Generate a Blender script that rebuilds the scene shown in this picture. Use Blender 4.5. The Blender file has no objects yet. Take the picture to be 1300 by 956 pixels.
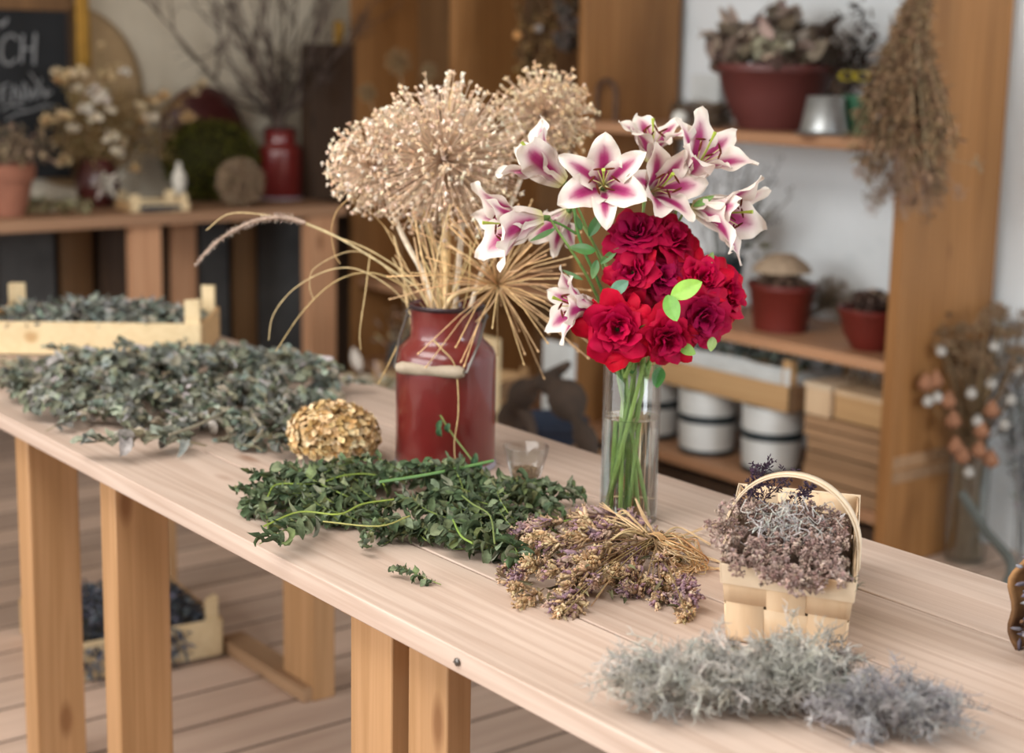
import bpy, math, random
import numpy as np
from mathutils import Vector, Matrix, noise
random.seed(11)
scene = bpy.context.scene
col = scene.collection
PI = math.pi
R_ = math.radians
U = random.uniform

# ------------------------------------------------------------------ camera basis
def nrm(v):
    return v / np.linalg.norm(v)
F = 2000.0
_d1 = nrm(np.array([-1585., -389., F]))
_dn = np.array([-220., 11000., F])
_dn = nrm(_dn - _d1 * _dn.dot(_d1))
_X, _Z = -_d1, -_dn
_Y = np.cross(_Z, _X)
RW = np.stack([_X, _Y, _Z])
CAM = np.array([0., 0., 1.5])
def ray(x, y):
    return RW @ np.array([x - 650., y - 433., F])
def pz(x, y, z):                      # point on a horizontal plane
    d = ray(x, y); return Vector(CAM + (z - CAM[2]) / d[2] * d)
def py(x, y, Yv):                     # point on a plane parallel to the back wall
    d = ray(x, y); return Vector(CAM + Yv / d[1] * d)
def px(x, y, Xv):                     # point on a plane parallel to the left wall
    d = ray(x, y); return Vector(CAM + Xv / d[0] * d)
def pd(x, y, dep):                    # point at a distance
    return Vector(CAM + ray(x, y) * (dep / F))
def depth(p):
    return float((RW.T @ (np.array(p) - CAM))[2])
def cdir(a, b, c):                    # right, up, towards the viewer -> world direction
    return Vector(RW @ np.array([a, -b, -c])).normalized()

# ------------------------------------------------------------------ colours
def lin(h):
    if isinstance(h, str):
        h = h.lstrip('#'); h = tuple(int(h[i:i + 2], 16) / 255 for i in (0, 2, 4))
    return tuple(c / 12.92 if c <= .04045 else ((c + .055) / 1.055) ** 2.4 for c in h[:3])
def mix(a, b, t):
    t = max(0, min(1, t)); return tuple(a[i] * (1 - t) + b[i] * t for i in range(3))
def vary(c, s=.12):
    k = 1 + U(-s, s); return tuple(max(0, min(1, x * k * (1 + U(-s, s) * .4))) for x in c)

# ------------------------------------------------------------------ mesh builder
class MB:
    def __init__(s):
        s.v = []; s.f = []; s.c = []; s.col = (.5, .5, .5)
    def add(s, vs, fs, cs=None):
        o = len(s.v)
        s.v.extend([tuple(v) for v in vs])
        s.f.extend([tuple(i + o for i in f) for f in fs])
        s.c.extend(cs if cs else [s.col] * len(vs))
    def box(s, a, b):
        x0, y0, z0 = a; x1, y1, z1 = b
        vs = [(x0,y0,z0),(x1,y0,z0),(x1,y1,z0),(x0,y1,z0),(x0,y0,z1),(x1,y0,z1),(x1,y1,z1),(x0,y1,z1)]
        s.add(vs, [(0,3,2,1),(4,5,6,7),(0,1,5,4),(1,2,6,5),(2,3,7,6),(3,0,4,7)]); return s
    def hexa(s, vs):
        s.add(vs, [(0,3,2,1),(4,5,6,7),(0,1,5,4),(1,2,6,5),(2,3,7,6),(3,0,4,7)]); return s
    def bar(s, p, q, w, h, up=(0, 0, 1)):
        p = Vector(p); q = Vector(q); d = (q - p).normalized(); up = Vector(up)
        sd = d.cross(up).normalized() * (w / 2); u = sd.cross(d).normalized() * (h / 2)
        return s.hexa([p-sd-u, q-sd-u, q+sd-u, p+sd-u, p-sd+u, q-sd+u, q+sd+u, p+sd+u])
    def tube(s, pts, r, n=6, cap=True, cs=None):
        pts = [Vector(p) for p in pts]; k = len(pts)
        if not hasattr(r, '__len__'): r = [r] * k
        vs = []; cc = []
        d0 = (pts[1] - pts[0]).normalized()
        a = d0.orthogonal().normalized()
        for i, p in enumerate(pts):
            d = (pts[min(i+1, k-1)] - pts[max(i-1, 0)])
            if d.length < 1e-9: d = d0
            d = d.normalized(); a = (a - d * a.dot(d))
            if a.length < 1e-6: a = d.orthogonal()
            a = a.normalized(); b = d.cross(a)
            for j in range(n):
                t = 2 * PI * j / n
                vs.append(p + (a * math.cos(t) + b * math.sin(t)) * r[i])
                cc.append(cs[i] if cs else s.col)
        fs = []
        for i in range(k - 1):
            for j in range(n):
                fs.append((i*n+j, i*n+(j+1) % n, (i+1)*n+(j+1) % n, (i+1)*n+j))
        if cap and n > 2:
            fs.append(tuple(range(n))[::-1]); fs.append(tuple((k-1)*n + j for j in range(n)))
        s.add(vs, fs, cc); return s
    def lathe(s, prof, c=(0, 0, 0), n=40, sx=1, sy=1, close=False):
        c = Vector(c); vs = []; fs = []; m = len(prof)
        for r, z in prof:
            for j in range(n):
                t = 2 * PI * j / n
                vs.append((c.x + r * sx * math.cos(t), c.y + r * sy * math.sin(t), c.z + z))
        for i in range(m - 1 if not close else m):
            i2 = (i + 1) % m
            for j in range(n):
                fs.append((i*n+j, i*n+(j+1) % n, i2*n+(j+1) % n, i2*n+j))
        if not close:
            if prof[0][0] > 1e-5: fs.append(tuple(range(n))[::-1])
            if prof[-1][0] > 1e-5: fs.append(tuple((m-1)*n + j for j in range(n)))
        s.add(vs, fs); return s
    def grid(s, fn, nu, nv, cf=None):
        vs = []; cs = []
        for i in range(nu + 1):
            for j in range(nv + 1):
                vs.append(fn(i / nu, j / nv)); cs.append(cf(i / nu, j / nv) if cf else s.col)
        fs = [(i*(nv+1)+j, i*(nv+1)+j+1, (i+1)*(nv+1)+j+1, (i+1)*(nv+1)+j) for i in range(nu) for j in range(nv)]
        s.add(vs, fs, cs); return s
    def ball(s, c, r, n=8, m=5, sc=(1, 1, 1), jit=0):
        c = Vector(c); vs = []; fs = []
        for i in range(m + 1):
            ph = PI * i / m
            for j in range(n):
                t = 2 * PI * j / n; k = r * (1 + U(-jit, jit))
                vs.append(c + Vector((k*math.sin(ph)*math.cos(t)*sc[0], k*math.sin(ph)*math.sin(t)*sc[1], k*math.cos(ph)*sc[2])))
        for i in range(m):
            for j in range(n):
                fs.append((i*n+j, (i+1)*n+j, (i+1)*n+(j+1) % n, i*n+(j+1) % n))
        s.add(vs, fs); return s
    def spindle(s, p, q, r, n=4, c=None):          # thin pod / floret
        p = Vector(p); q = Vector(q); d = (q - p); a = d.orthogonal().normalized(); b = d.normalized().cross(a)
        vs = [p]
        for t, k in ((.35, 1), (.75, .8)):
            for j in range(n):
                an = 2*PI*j/n; vs.append(p + d*t + (a*math.cos(an)+b*math.sin(an))*r*k)
        vs.append(q); fs = []
        for j in range(n):
            j2 = (j+1) % n
            fs += [(0, 1+j2, 1+j), (1+j, 1+j2, 1+n+j2, 1+n+j), (1+n+j, 1+n+j2, 1+2*n)]
        s.add(vs, fs, [c or s.col] * len(vs)); return s
    def leaf(s, p, d, n, L, W, fold=.3, curl=.0, twist=0, c=None, nu=6, nv=4, tipc=None, pw=.75, wav=0):
        p = Vector(p); d = Vector(d).normalized(); n = Vector(n); n = (n - d*n.dot(d))
        n = (n if n.length > 1e-5 else d.orthogonal()).normalized()
        vs = []; cs = []; c = c or s.col; ph = U(0, 6)
        for i in range(nu + 1):
            t = i / nu
            sd = d.cross(n).normalized()
            w = W/2 * (math.sin(PI * min(1, max(0.02, t**.85))) ** pw)
            if i == nu: w = W*.01
            for j in range(nv + 1):
                u = 2*j/nv - 1
                q = p + sd*(u*w*math.cos(fold)) + n*(abs(u)*w*math.sin(fold) + wav*W*math.sin(ph+t*9+u*2)*abs(u))
                vs.append(q); cs.append(mix(c, tipc, t) if tipc else c)
            p = p + d*(L/nu)
            rot = Matrix.Rotation(curl/nu, 3, sd) @ Matrix.Rotation(twist/nu, 3, d)
            d = (rot @ d).normalized(); n = (rot @ n).normalized()
        fs = [(i*(nv+1)+j, i*(nv+1)+j+1, (i+1)*(nv+1)+j+1, (i+1)*(nv+1)+j) for i in range(nu) for j in range(nv)]
        s.add(vs, fs, cs); return s
    def build(s, name, mat, parent=None, local=False, smooth=True, bevel=0, seg=2, auto=35, solid=0):
        vs = s.v
        off = Vector((0, 0, 0)); loc = None
        if not local:
            if parent is not None:
                q = parent
                while q is not None: off += q.location; q = q.parent
            else:
                a = np.array(vs); off = Vector(((a[:,0].min()+a[:,0].max())/2, (a[:,1].min()+a[:,1].max())/2, a[:,2].min())); loc = off
        me = bpy.data.meshes.new(name)
        me.from_pydata([(v[0]-off.x, v[1]-off.y, v[2]-off.z) for v in vs], [], s.f)
        ca = me.color_attributes.new('Col', 'FLOAT_COLOR', 'POINT')
        buf = np.ones((len(vs), 4), dtype=np.float32); buf[:, :3] = np.array(s.c, dtype=np.float32)
        ca.data.foreach_set('color', buf.ravel())
        me.materials.append(mat)
        if smooth:
            me.polygons.foreach_set('use_smooth', [True]*len(me.polygons))
        me.update()
        o = bpy.data.objects.new(name, me); col.objects.link(o)
        if parent is not None: o.parent = parent
        elif loc is not None: o.location = loc
        if bevel:
            m = o.modifiers.new('Bevel', 'BEVEL'); m.width = bevel; m.segments = seg; m.limit_method = 'ANGLE'; m.angle_limit = R_(40)
        if solid:
            m = o.modifiers.new('Solidify', 'SOLIDIFY'); m.thickness = solid; m.offset = 0
        if smooth and auto:
            try: me.set_sharp_from_angle(angle=R_(auto))
            except Exception: pass
        return o

def tag(o, label=None, cat=None, group=None, kind=None):
    if label: o['label'] = label
    if cat: o['category'] = cat
    if group: o['group'] = group
    if kind: o['kind'] = kind
    return o
def thing(name, loc, label, cat, group=None, rz=0, kind=None):
    o = bpy.data.objects.new(name, None); col.objects.link(o); o.empty_display_size = .05
    o.location = loc; o.rotation_euler = (0, 0, rz)
    return tag(o, label, cat, group, kind)
KIDS = {}
def copy_tree(o, parent=None):
    c = o.copy(); col.objects.link(c); c.parent = parent
    for ch in list(o.children): 
        if ch.name in NEWK: continue
        copy_tree(ch, c)
    return c
NEWK = set()
def struct(o):
    o['kind'] = 'structure'; return o

# ------------------------------------------------------------------ materials
def newmat(name):
    m = bpy.data.materials.new(name); m.use_nodes = True
    nt = m.node_tree; b = nt.nodes['Principled BSDF']
    return m, nt, b
def N(nt, t, **k):
    n = nt.nodes.new(t)
    for a, v in k.items(): setattr(n, a, v)
    return n
def lnk(nt, a, b): nt.links.new(a, b)
def setc(sock, c): sock.default_value = (c[0], c[1], c[2], 1)
def plain(name, c, rough=.6, var=.12, scale=20, bump=0, metal=0, coat=0, spec=.5, c2=None):
    m, nt, b = newmat(name); c = lin(c)
    tc = N(nt, 'ShaderNodeTexCoord'); no = N(nt, 'ShaderNodeTexNoise'); no.inputs['Scale'].default_value = scale; no.inputs['Detail'].default_value = 5
    lnk(nt, tc.outputs['Object'], no.inputs['Vector'])
    mx = N(nt, 'ShaderNodeMix', data_type='RGBA')
    setc(mx.inputs[6], lin(c2) if c2 else tuple(x*(1-var) for x in c)); setc(mx.inputs[7], tuple(min(1, x*(1+var)) for x in c) if not c2 else c)
    mr = N(nt, 'ShaderNodeMapRange'); mr.inputs[1].default_value = .35; mr.inputs[2].default_value = .65
    lnk(nt, no.outputs['Fac'], mr.inputs[0]); lnk(nt, mr.outputs[0], mx.inputs[0]); lnk(nt, mx.outputs[2], b.inputs['Base Color'])
    b.inputs['Roughness'].default_value = rough; b.inputs['Metallic'].default_value = metal
    b.inputs['Coat Weight'].default_value = coat; b.inputs['Specular IOR Level'].default_value = spec
    if bump:
        bp = N(nt, 'ShaderNodeBump'); bp.inputs['Strength'].default_value = bump; bp.inputs['Distance'].default_value = .004
        lnk(nt, no.outputs['Fac'], bp.inputs['Height']); lnk(nt, bp.outputs[0], b.inputs['Normal'])
    return m
def vcol(name, rough=.75, trans=0, var=.25, scale=120, spec=.3, bump=0, sheen=0):
    m, nt, b = newmat(name)
    at = N(nt, 'ShaderNodeAttribute'); at.attribute_name = 'Col'
    tc = N(nt, 'ShaderNodeTexCoord'); no = N(nt, 'ShaderNodeTexNoise'); no.inputs['Scale'].default_value = scale; no.inputs['Detail'].default_value = 3
    lnk(nt, tc.outputs['Object'], no.inputs['Vector'])
    mr = N(nt, 'ShaderNodeMapRange'); mr.inputs[1].default_value = .3; mr.inputs[2].default_value = .7
    mr.inputs[3].default_value = 1-var; mr.inputs[4].default_value = 1+var
    lnk(nt, no.outputs['Fac'], mr.inputs[0])
    vm = N(nt, 'ShaderNodeVectorMath', operation='SCALE')
    lnk(nt, at.outputs['Color'], vm.inputs[0]); lnk(nt, mr.outputs[0], vm.inputs['Scale'])
    lnk(nt, vm.outputs[0], b.inputs['Base Color'])
    b.inputs['Roughness'].default_value = rough; b.inputs['Specular IOR Level'].default_value = spec
    b.inputs['Sheen Weight'].default_value = sheen
    if bump:
        bp = N(nt, 'ShaderNodeBump'); bp.inputs['Strength'].default_value = bump; bp.inputs['Distance'].default_value = .002
        lnk(nt, no.outputs['Fac'], bp.inputs['Height']); lnk(nt, bp.outputs[0], b.inputs['Normal'])
    if trans:
        tr = N(nt, 'ShaderNodeBsdfTranslucent'); ms = N(nt, 'ShaderNodeMixShader'); ms.inputs[0].default_value = trans
        lnk(nt, vm.outputs[0], tr.inputs['Color']); lnk(nt, b.outputs[0], ms.inputs[1]); lnk(nt, tr.outputs[0], ms.inputs[2])
        lnk(nt, ms.outputs[0], nt.nodes['Material Output'].inputs['Surface'])
    return m
def wood(name, c1, c2, axis=0, rough=.6, knot='#6b4326', grain=1.0, bump=.15, white=None, tone=.2):
    m, nt, b = newmat(name)
    tc = N(nt, 'ShaderNodeTexCoord'); oi = N(nt, 'ShaderNodeObjectInfo')
    off = N(nt, 'ShaderNodeVectorMath', operation='SCALE'); off.inputs[0].default_value = (7.3, 5.1, 3.7)
    lnk(nt, oi.outputs['Random'], off.inputs['Scale'])
    ad = N(nt, 'ShaderNodeVectorMath', operation='ADD'); lnk(nt, tc.outputs['Object'], ad.inputs[0]); lnk(nt, off.outputs[0], ad.inputs[1])
    def mp(lo, hi):
        k = N(nt, 'ShaderNodeMapping'); sc = [hi, hi, hi]; sc[axis] = lo; k.inputs['Scale'].default_value = sc
        lnk(nt, ad.outputs[0], k.inputs['Vector']); return k
    # growth rings: distorted bands
    k1 = mp(.5, 15); n1 = N(nt, 'ShaderNodeTexNoise'); n1.inputs['Scale'].default_value = 1.3; n1.inputs['Detail'].default_value = 2
    lnk(nt, k1.outputs[0], n1.inputs['Vector'])
    mu = N(nt, 'ShaderNodeMath', operation='MULTIPLY'); mu.inputs[1].default_value = 34; lnk(nt, n1.outputs['Fac'], mu.inputs[0])
    si = N(nt, 'ShaderNodeMath', operation='SINE'); lnk(nt, mu.outputs[0], si.inputs[0])
    m1 = N(nt, 'ShaderNodeMapRange'); m1.inputs[1].default_value = -1; m1.inputs[2].default_value = 1; lnk(nt, si.outputs[0], m1.inputs[0])
    # fine fibres
    k2 = mp(4, 160); n2 = N(nt, 'ShaderNodeTexNoise'); n2.inputs['Scale'].default_value = 1.5; n2.inputs['Detail'].default_value = 4
    lnk(nt, k2.outputs[0], n2.inputs['Vector'])
    # broad tone
    k3 = mp(.8, 5); n3 = N(nt, 'ShaderNodeTexNoise'); n3.inputs['Scale'].default_value = 1.2; lnk(nt, k3.outputs[0], n3.inputs['Vector'])
    a1 = N(nt, 'ShaderNodeMath', operation='MULTIPLY_ADD'); a1.inputs[1].default_value = .38*grain; lnk(nt, m1.outputs[0], a1.inputs[0])
    s2 = N(nt, 'ShaderNodeMath', operation='MULTIPLY'); s2.inputs[1].default_value = .55*grain; lnk(nt, n2.outputs['Fac'], s2.inputs[0]); lnk(nt, s2.outputs[0], a1.inputs[2])
    mx = N(nt, 'ShaderNodeMix', data_type='RGBA'); setc(mx.inputs[6], lin(c1)); setc(mx.inputs[7], lin(c2)); lnk(nt, a1.outputs[0], mx.inputs[0])
    # knots
    kk = N(nt, 'ShaderNodeMapping'); sc = [7, 7, 7]; sc[axis] = 2.6; kk.inputs['Scale'].default_value = sc; lnk(nt, ad.outputs[0], kk.inputs['Vector'])
    vo = N(nt, 'ShaderNodeTexVoronoi'); vo.inputs['Scale'].default_value = 1; lnk(nt, kk.outputs[0], vo.inputs['Vector'])
    kr = N(nt, 'ShaderNodeMapRange'); kr.inputs[1].default_value = .06; kr.inputs[2].default_value = .13; kr.inputs[3].default_value = .65; kr.inputs[4].default_value = 0
    lnk(nt, vo.outputs['Distance'], kr.inputs[0])
    mk = N(nt, 'ShaderNodeMix', data_type='RGBA'); setc(mk.inputs[7], lin(knot)); lnk(nt, kr.outputs[0], mk.inputs[0]); lnk(nt, mx.outputs[2], mk.inputs[6])
    hv = N(nt, 'ShaderNodeHueSaturation'); lnk(nt, mk.outputs[2], hv.inputs['Color'])
    t3 = N(nt, 'ShaderNodeMapRange'); t3.inputs[1].default_value = .3; t3.inputs[2].default_value = .7; t3.inputs[3].default_value = 1-tone; t3.inputs[4].default_value = 1+tone
    lnk(nt, n3.outputs['Fac'], t3.inputs[0]); lnk(nt, t3.outputs[0], hv.inputs['Value'])
    lnk(nt, hv.outputs[0], b.inputs['Base Color'])
    b.inputs['Roughness'].default_value = rough; b.inputs['Specular IOR Level'].default_value = .35
    bp = N(nt, 'ShaderNodeBump'); bp.inputs['Strength'].default_value = bump; bp.inputs['Distance'].default_value = .0015
    lnk(nt, a1.outputs[0], bp.inputs['Height']); lnk(nt, bp.outputs[0], b.inputs['Normal'])
    return m
def thin_glass(name, tint=(1, 1, 1), ior=1.45, base=.0):
    m, nt, b = newmat(name); nt.nodes.remove(b)
    t = N(nt, 'ShaderNodeBsdfTransparent'); setc(t.inputs[0], tint)
    g = N(nt, 'ShaderNodeBsdfGlossy'); g.inputs['Roughness'].default_value = .03
    fr = N(nt, 'ShaderNodeFresnel'); fr.inputs['IOR'].default_value = ior
    # Facing-independent mix
    mu = N(nt, 'ShaderNodeMath', operation='MULTIPLY_ADD'); mu.inputs[1].default_value = .55; mu.inputs[2].default_value = base
    geo = N(nt, 'ShaderNodeNewGeometry')
    lw = N(nt, 'ShaderNodeLayerWeight'); lw.inputs[0].default_value = .14
    lnk(nt, lw.outputs['Fresnel'], mu.inputs[0])
    ms = N(nt, 'ShaderNodeMixShader'); lnk(nt, mu.outputs[0], ms.inputs[0]); lnk(nt, t.outputs[0], ms.inputs[1]); lnk(nt, g.outputs[0], ms.inputs[2])
    lnk(nt, ms.outputs[0], nt.nodes['Material Output'].inputs['Surface'])
    return m

M = {}
M['table'] = wood('pine_table', '#cfbcae', '#a68b7a', 0, .5, '#7d5238', .85, .3, tone=.09)
M['table_edge'] = M['table']
M['leg'] = wood('pine_leg', '#b78e66', '#977047', 2, .6, '#6b3f1e', .9, tone=.1)
M['panel'] = wood('oiled_panel', '#a17345', '#7e552e', 2, .55, '#4d2c12', .9, tone=.16)
M['shelf'] = wood('shelf_board', '#b88d6c', '#94694b', 0, .55, '#5b351b', .8, tone=.12)
M['bench'] = wood('bench_board', '#a98467', '#826048', 1, .6, '#50301a', .8, tone=.12)
M['benchleg'] = wood('bench_leg', '#cfa07c', '#a87753', 2, .6, '#6b3f1e', .8, tone=.1)
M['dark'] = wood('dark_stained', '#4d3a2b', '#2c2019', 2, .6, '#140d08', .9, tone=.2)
M['brownback'] = wood('brown_back', '#7a5a3a', '#5b3f24', 2, .65, '#33200f', .8, tone=.2)
M['crate'] = wood('crate_poplar', '#dcc7a0', '#c3a67a', 0, .6, '#a57a45', .6, tone=.08)
M['crate_end'] = wood('crate_end', '#c9a578', '#a88055', 0, .6, '#8c5b2c', .6, tone=.08)
M['oldcrate'] = wood('old_crate', '#a98767', '#86684c', 0, .7, '#4a3423', .9, tone=.2)
M['chip'] = wood('chip_wood', '#dbc1a0', '#c49f78', 2, .5, '#b58550', .5, .1, tone=.07)
M['chipw'] = wood('chip_rim', '#ddcab0', '#c5a988', 0, .5, '#b58550', .5, .1, tone=.07)
M['enamel'] = plain('red_enamel', '#6a211f', .28, .14, 9, coat=.5)
M['enamel_in'] = plain('dark_rim', '#2c1c22', .4, .1)
M['enamel_base'] = plain('pale_rim', '#8d8690', .4, .1)
M['wire'] = plain('steel_wire', '#6f6a66', .35, .1, metal=.8)
M['grip'] = wood('grey_grip', '#ab9d8a', '#857663', 0, .7, '#6b5d4d', .8, tone=.1)
M['glass'] = thin_glass('clear_glass', (.97, .98, .975), base=.035)
M['glassbase'] = thin_glass('glass_base', (.93, .955, .95), base=.10)
M['petal'] = vcol('petal', .5, .22, .05, 60, .3)
M['rose'] = vcol('rose_petal', .6, .12, .14, 70, .12)
M['green'] = vcol('fresh_leaf', .45, .15, .12, 80, .45)
M['dry'] = vcol('dry_plant', .85, .10, .22, 90, .2)
M['dryleaf'] = vcol('dry_leaf', .8, .08, .28, 130, .25, bump=.3)
M['solidv'] = vcol('seed_pod', .8, 0, .2, 60, .2)
M['terracotta'] = plain('terracotta', '#94604b', .8, .12, 12, .2)
M['brownpot'] = plain('brown_plastic', '#5f302d', .5, .1, 8)
M['redtub'] = plain('red_tub', '#66221b', .45, .12, 8)
M['white'] = plain('white_metal', '#d8dbda', .45, .06, 12)
M['stripe'] = plain('dark_stripe', '#1d2a30', .5, .1)
M['zinc'] = plain('zinc', '#a9adae', .38, .15, 14, metal=.7)
M['iron'] = plain('rusty_iron', '#5b4334', .7, .25, 30, .3, metal=.3)
M['chalkb'] = plain('chalkboard', '#15171a', .8, .3, 6)
M['chalk'] = plain('chalk', '#8f9092', .9, .25, 60)
M['yellow'] = plain('yellow_cloth', '#a57c30', .85, .15, 18)
M['beige'] = plain('beige_cloth', '#a58a66', .9, .08, 8)
M['moss'] = plain('moss', '#4f4a17', .95, .4, 40)
M['bark'] = plain('bark', '#ab8052', .8, .3, 14, .5, c2='#4a2f1c')
M['driftwood'] = plain('driftwood', '#3a2c22', .85, .3, 12, .6)
M['navy'] = plain('navy_cloth', '#222b3d', .9, .2, 10)
M['paper'] = plain('white_paper', '#c4c8c8', .9, .06, 12)
M['greenpl'] = plain('green_plastic', '#2f6b4d', .6, .1)
M['greycord'] = plain('grey_green_cord', '#5a5f5c', .85, .1)
M['ribbon'] = plain('yellow_ribbon', '#b8a72e', .7, .15)
M['dkvase'] = plain('dark_ceramic', '#4a1f1c', .35, .2, 10, coat=.3)
M['seed'] = vcol('seeds', .7, 0, .3, 300)
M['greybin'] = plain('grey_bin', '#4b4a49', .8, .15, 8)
M['raffia'] = vcol('raffia', .7, .15, .12, 90)
M['wick'] = vcol('wicker', .8, 0, .25, 60)
mw, nt, b = newmat('water')
b.inputs['Base Color'].default_value = (.97, .985, .95, 1); b.inputs['Roughness'].default_value = 0; b.inputs['IOR'].default_value = 1.33; b.inputs['Transmission Weight'].default_value = 1
M['water'] = mw

def plaster(name, c1, c2, warm, scale=.9):
    m, nt, b = newmat(name)
    tc = N(nt, 'ShaderNodeTexCoord'); n1 = N(nt, 'ShaderNodeTexNoise'); n1.inputs['Scale'].default_value = scale; n1.inputs['Detail'].default_value = 6; n1.inputs['Roughness'].default_value = .6
    lnk(nt, tc.outputs['Object'], n1.inputs['Vector'])
    r = N(nt, 'ShaderNodeValToRGB'); r.color_ramp.elements[0].position = .35; r.color_ramp.elements[1].position = .65
    setc_ = lambda e, c: setattr(e, 'color', (*lin(c), 1))
    setc_(r.color_ramp.elements[0], c2); setc_(r.color_ramp.elements[1], c1)
    e = r.color_ramp.elements.new(.45); setc_(e, warm)
    lnk(nt, n1.outputs['Fac'], r.inputs[0]); lnk(nt, r.outputs[0], b.inputs['Base Color']); b.inputs['Roughness'].default_value = .9
    n2 = N(nt, 'ShaderNodeTexNoise'); n2.inputs['Scale'].default_value = 22; n2.inputs['Detail'].default_value = 4; lnk(nt, tc.outputs['Object'], n2.inputs['Vector'])
    bp = N(nt, 'ShaderNodeBump'); bp.inputs['Strength'].default_value = .3; bp.inputs['Distance'].default_value = .01
    lnk(nt, n2.outputs['Fac'], bp.inputs['Height']); lnk(nt, bp.outputs[0], b.inputs['Normal'])
    return m
M['wall'] = plaster('whitewash', '#e9f0f5', '#c9d2d7', '#dfe6ea')
M['wall2'] = plaster('beige_plaster', '#cdc2ae', '#b4a894', '#c5baa6')
M['ceil'] = plain('ceiling', '#b9b0a2', .9, .05, 3)

def floor_mat():
    m, nt, b = newmat('floor_planks')
    tc = N(nt, 'ShaderNodeTexCoord'); sp = N(nt, 'ShaderNodeSeparateXYZ'); lnk(nt, tc.outputs['Object'], sp.inputs[0])
    dv = N(nt, 'ShaderNodeMath', operation='DIVIDE'); dv.inputs[1].default_value = .17; lnk(nt, sp.outputs['X'], dv.inputs[0])
    fr = N(nt, 'ShaderNodeMath', operation='FRACT'); lnk(nt, dv.outputs[0], fr.inputs[0])
    fl = N(nt, 'ShaderNodeMath', operation='FLOOR'); lnk(nt, dv.outputs[0], fl.inputs[0])
    wn = N(nt, 'ShaderNodeTexWhiteNoise', noise_dimensions='1D'); lnk(nt, fl.outputs[0], wn.inputs['W'])
    mp = N(nt, 'ShaderNodeMapping'); mp.inputs['Scale'].default_value = (30, 2.2, 1); lnk(nt, tc.outputs['Object'], mp.inputs['Vector'])
    ad = N(nt, 'ShaderNodeVectorMath', operation='ADD'); lnk(nt, mp.outputs[0], ad.inputs[0]); lnk(nt, wn.outputs['Color'], ad.inputs[1])
    no = N(nt, 'ShaderNodeTexNoise'); no.inputs['Scale'].default_value = 1; no.inputs['Detail'].default_value = 5; lnk(nt, ad.outputs[0], no.inputs['Vector'])
    mx = N(nt, 'ShaderNodeMix', data_type='RGBA'); setc(mx.inputs[6], lin('#a08675')); setc(mx.inputs[7], lin('#d0b8a6')); lnk(nt, no.outputs['Fac'], mx.inputs[0])
    hv = N(nt, 'ShaderNodeHueSaturation'); lnk(nt, mx.outputs[2], hv.inputs['Color'])
    mr = N(nt, 'ShaderNodeMapRange'); mr.inputs[3].default_value = .78; mr.inputs[4].default_value = 1.18; lnk(nt, wn.outputs['Value'], mr.inputs[0]); lnk(nt, mr.outputs[0], hv.inputs['Value'])
    gp = N(nt, 'ShaderNodeMath', operation='LESS_THAN'); gp.inputs[1].default_value = .05; lnk(nt, fr.outputs[0], gp.inputs[0])
    m2 = N(nt, 'ShaderNodeMix', data_type='RGBA'); setc(m2.inputs[7], lin('#3a2a20')); lnk(nt, gp.outputs[0], m2.inputs[0]); lnk(nt, hv.outputs[0], m2.inputs[6])
    lnk(nt, m2.outputs[2], b.inputs['Base Color']); b.inputs['Roughness'].default_value = .7
    return m
M['floor'] = floor_mat()

# ------------------------------------------------------------------ the room
YW, XW = 4.2, -6.3
struct(MB().box((XW-.2, -2.6, -.1), (2.4, YW+.2, 0)).build('floor', M['floor'], smooth=False))
struct(MB().box((XW-.2, YW, 0), (2.4, YW+.2, 3.0)).build('wall_back', M['wall'], smooth=False))
struct(MB().box((XW-.2, -2.6, 0), (XW, YW, 3.0)).build('wall_left', M['wall2'], smooth=False))
struct(MB().box((XW-.2, -2.6, 3.0), (2.4, YW+.2, 3.1)).build('ceiling', M['ceil'], smooth=False))
struct(MB().box((2.2, -2.6, 0), (2.4, YW, 3.0)).build('wall_right', M['wall2'], smooth=False))

# ------------------------------------------------------------------ work table
TZ = .78
tab = thing('work_table', (-2.2, 1.485, 0), 'long pale pine work table of four planks holding the flowers and dried herbs', 'table')
for i in range(4):
    y0 = 1.09 + i*.1975
    MB().box((-4.02, y0 + .0022, TZ-.032), (-.35, y0 + .1975 - .0022, TZ)).build('tabletop_plank', M['table'], tab, bevel=.002)
def legbox(x0, x1, y0, y1, z0=0, z1=TZ-.032, nm='leg', mat='leg'):
    return MB().box((x0, y0, z0), (x1, y1, z1)).build(nm, M[mat], tab, bevel=.003)
legbox(-3.08, -3.012, 1.13, 1.235); legbox(-2.66, -2.594, 1.13, 1.235)
legbox(-3.98, -3.91, 1.13, 1.235); legbox(-3.93, -3.87, 1.775, 1.865)
legbox(-3.17, -3.03, 1.80, 1.86)
legbox(-1.80, -1.695, 1.13, 1.17); legbox(-1.655, -1.565, 1.13, 1.17)
legbox(-.60, -.52, 1.13, 1.235); legbox(-1.75, -1.60, 1.80, 1.86); legbox(-.6, -.46, 1.8, 1.86)
for x in (-3.945, -3.10, -1.674, -.56):
    MB().box((x-.02, 1.175, TZ-.115), (x+.02, 1.80, TZ-.034)).build('cross_rail', M['leg'], tab, bevel=.002)
MB().box((-2.71, 1.135, TZ-.062), (-2.66, 1.16, TZ-.034)).build('corner_block', M['leg'], tab, bevel=.002)
MB().box((-1.835, 1.135, TZ-.062), (-1.80, 1.16, TZ-.034)).build('corner_block', M['leg'], tab, bevel=.002)
tag(MB().bar(pz(292, 812, .018), pz(402, 880, .018), .07, .034).build('loose_plank', M['oldcrate'], bevel=.002), 'loose grey-brown plank lying on the floor right of the lavender crate', 'plank')
p = pz(598, 848, TZ-.016)
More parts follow.
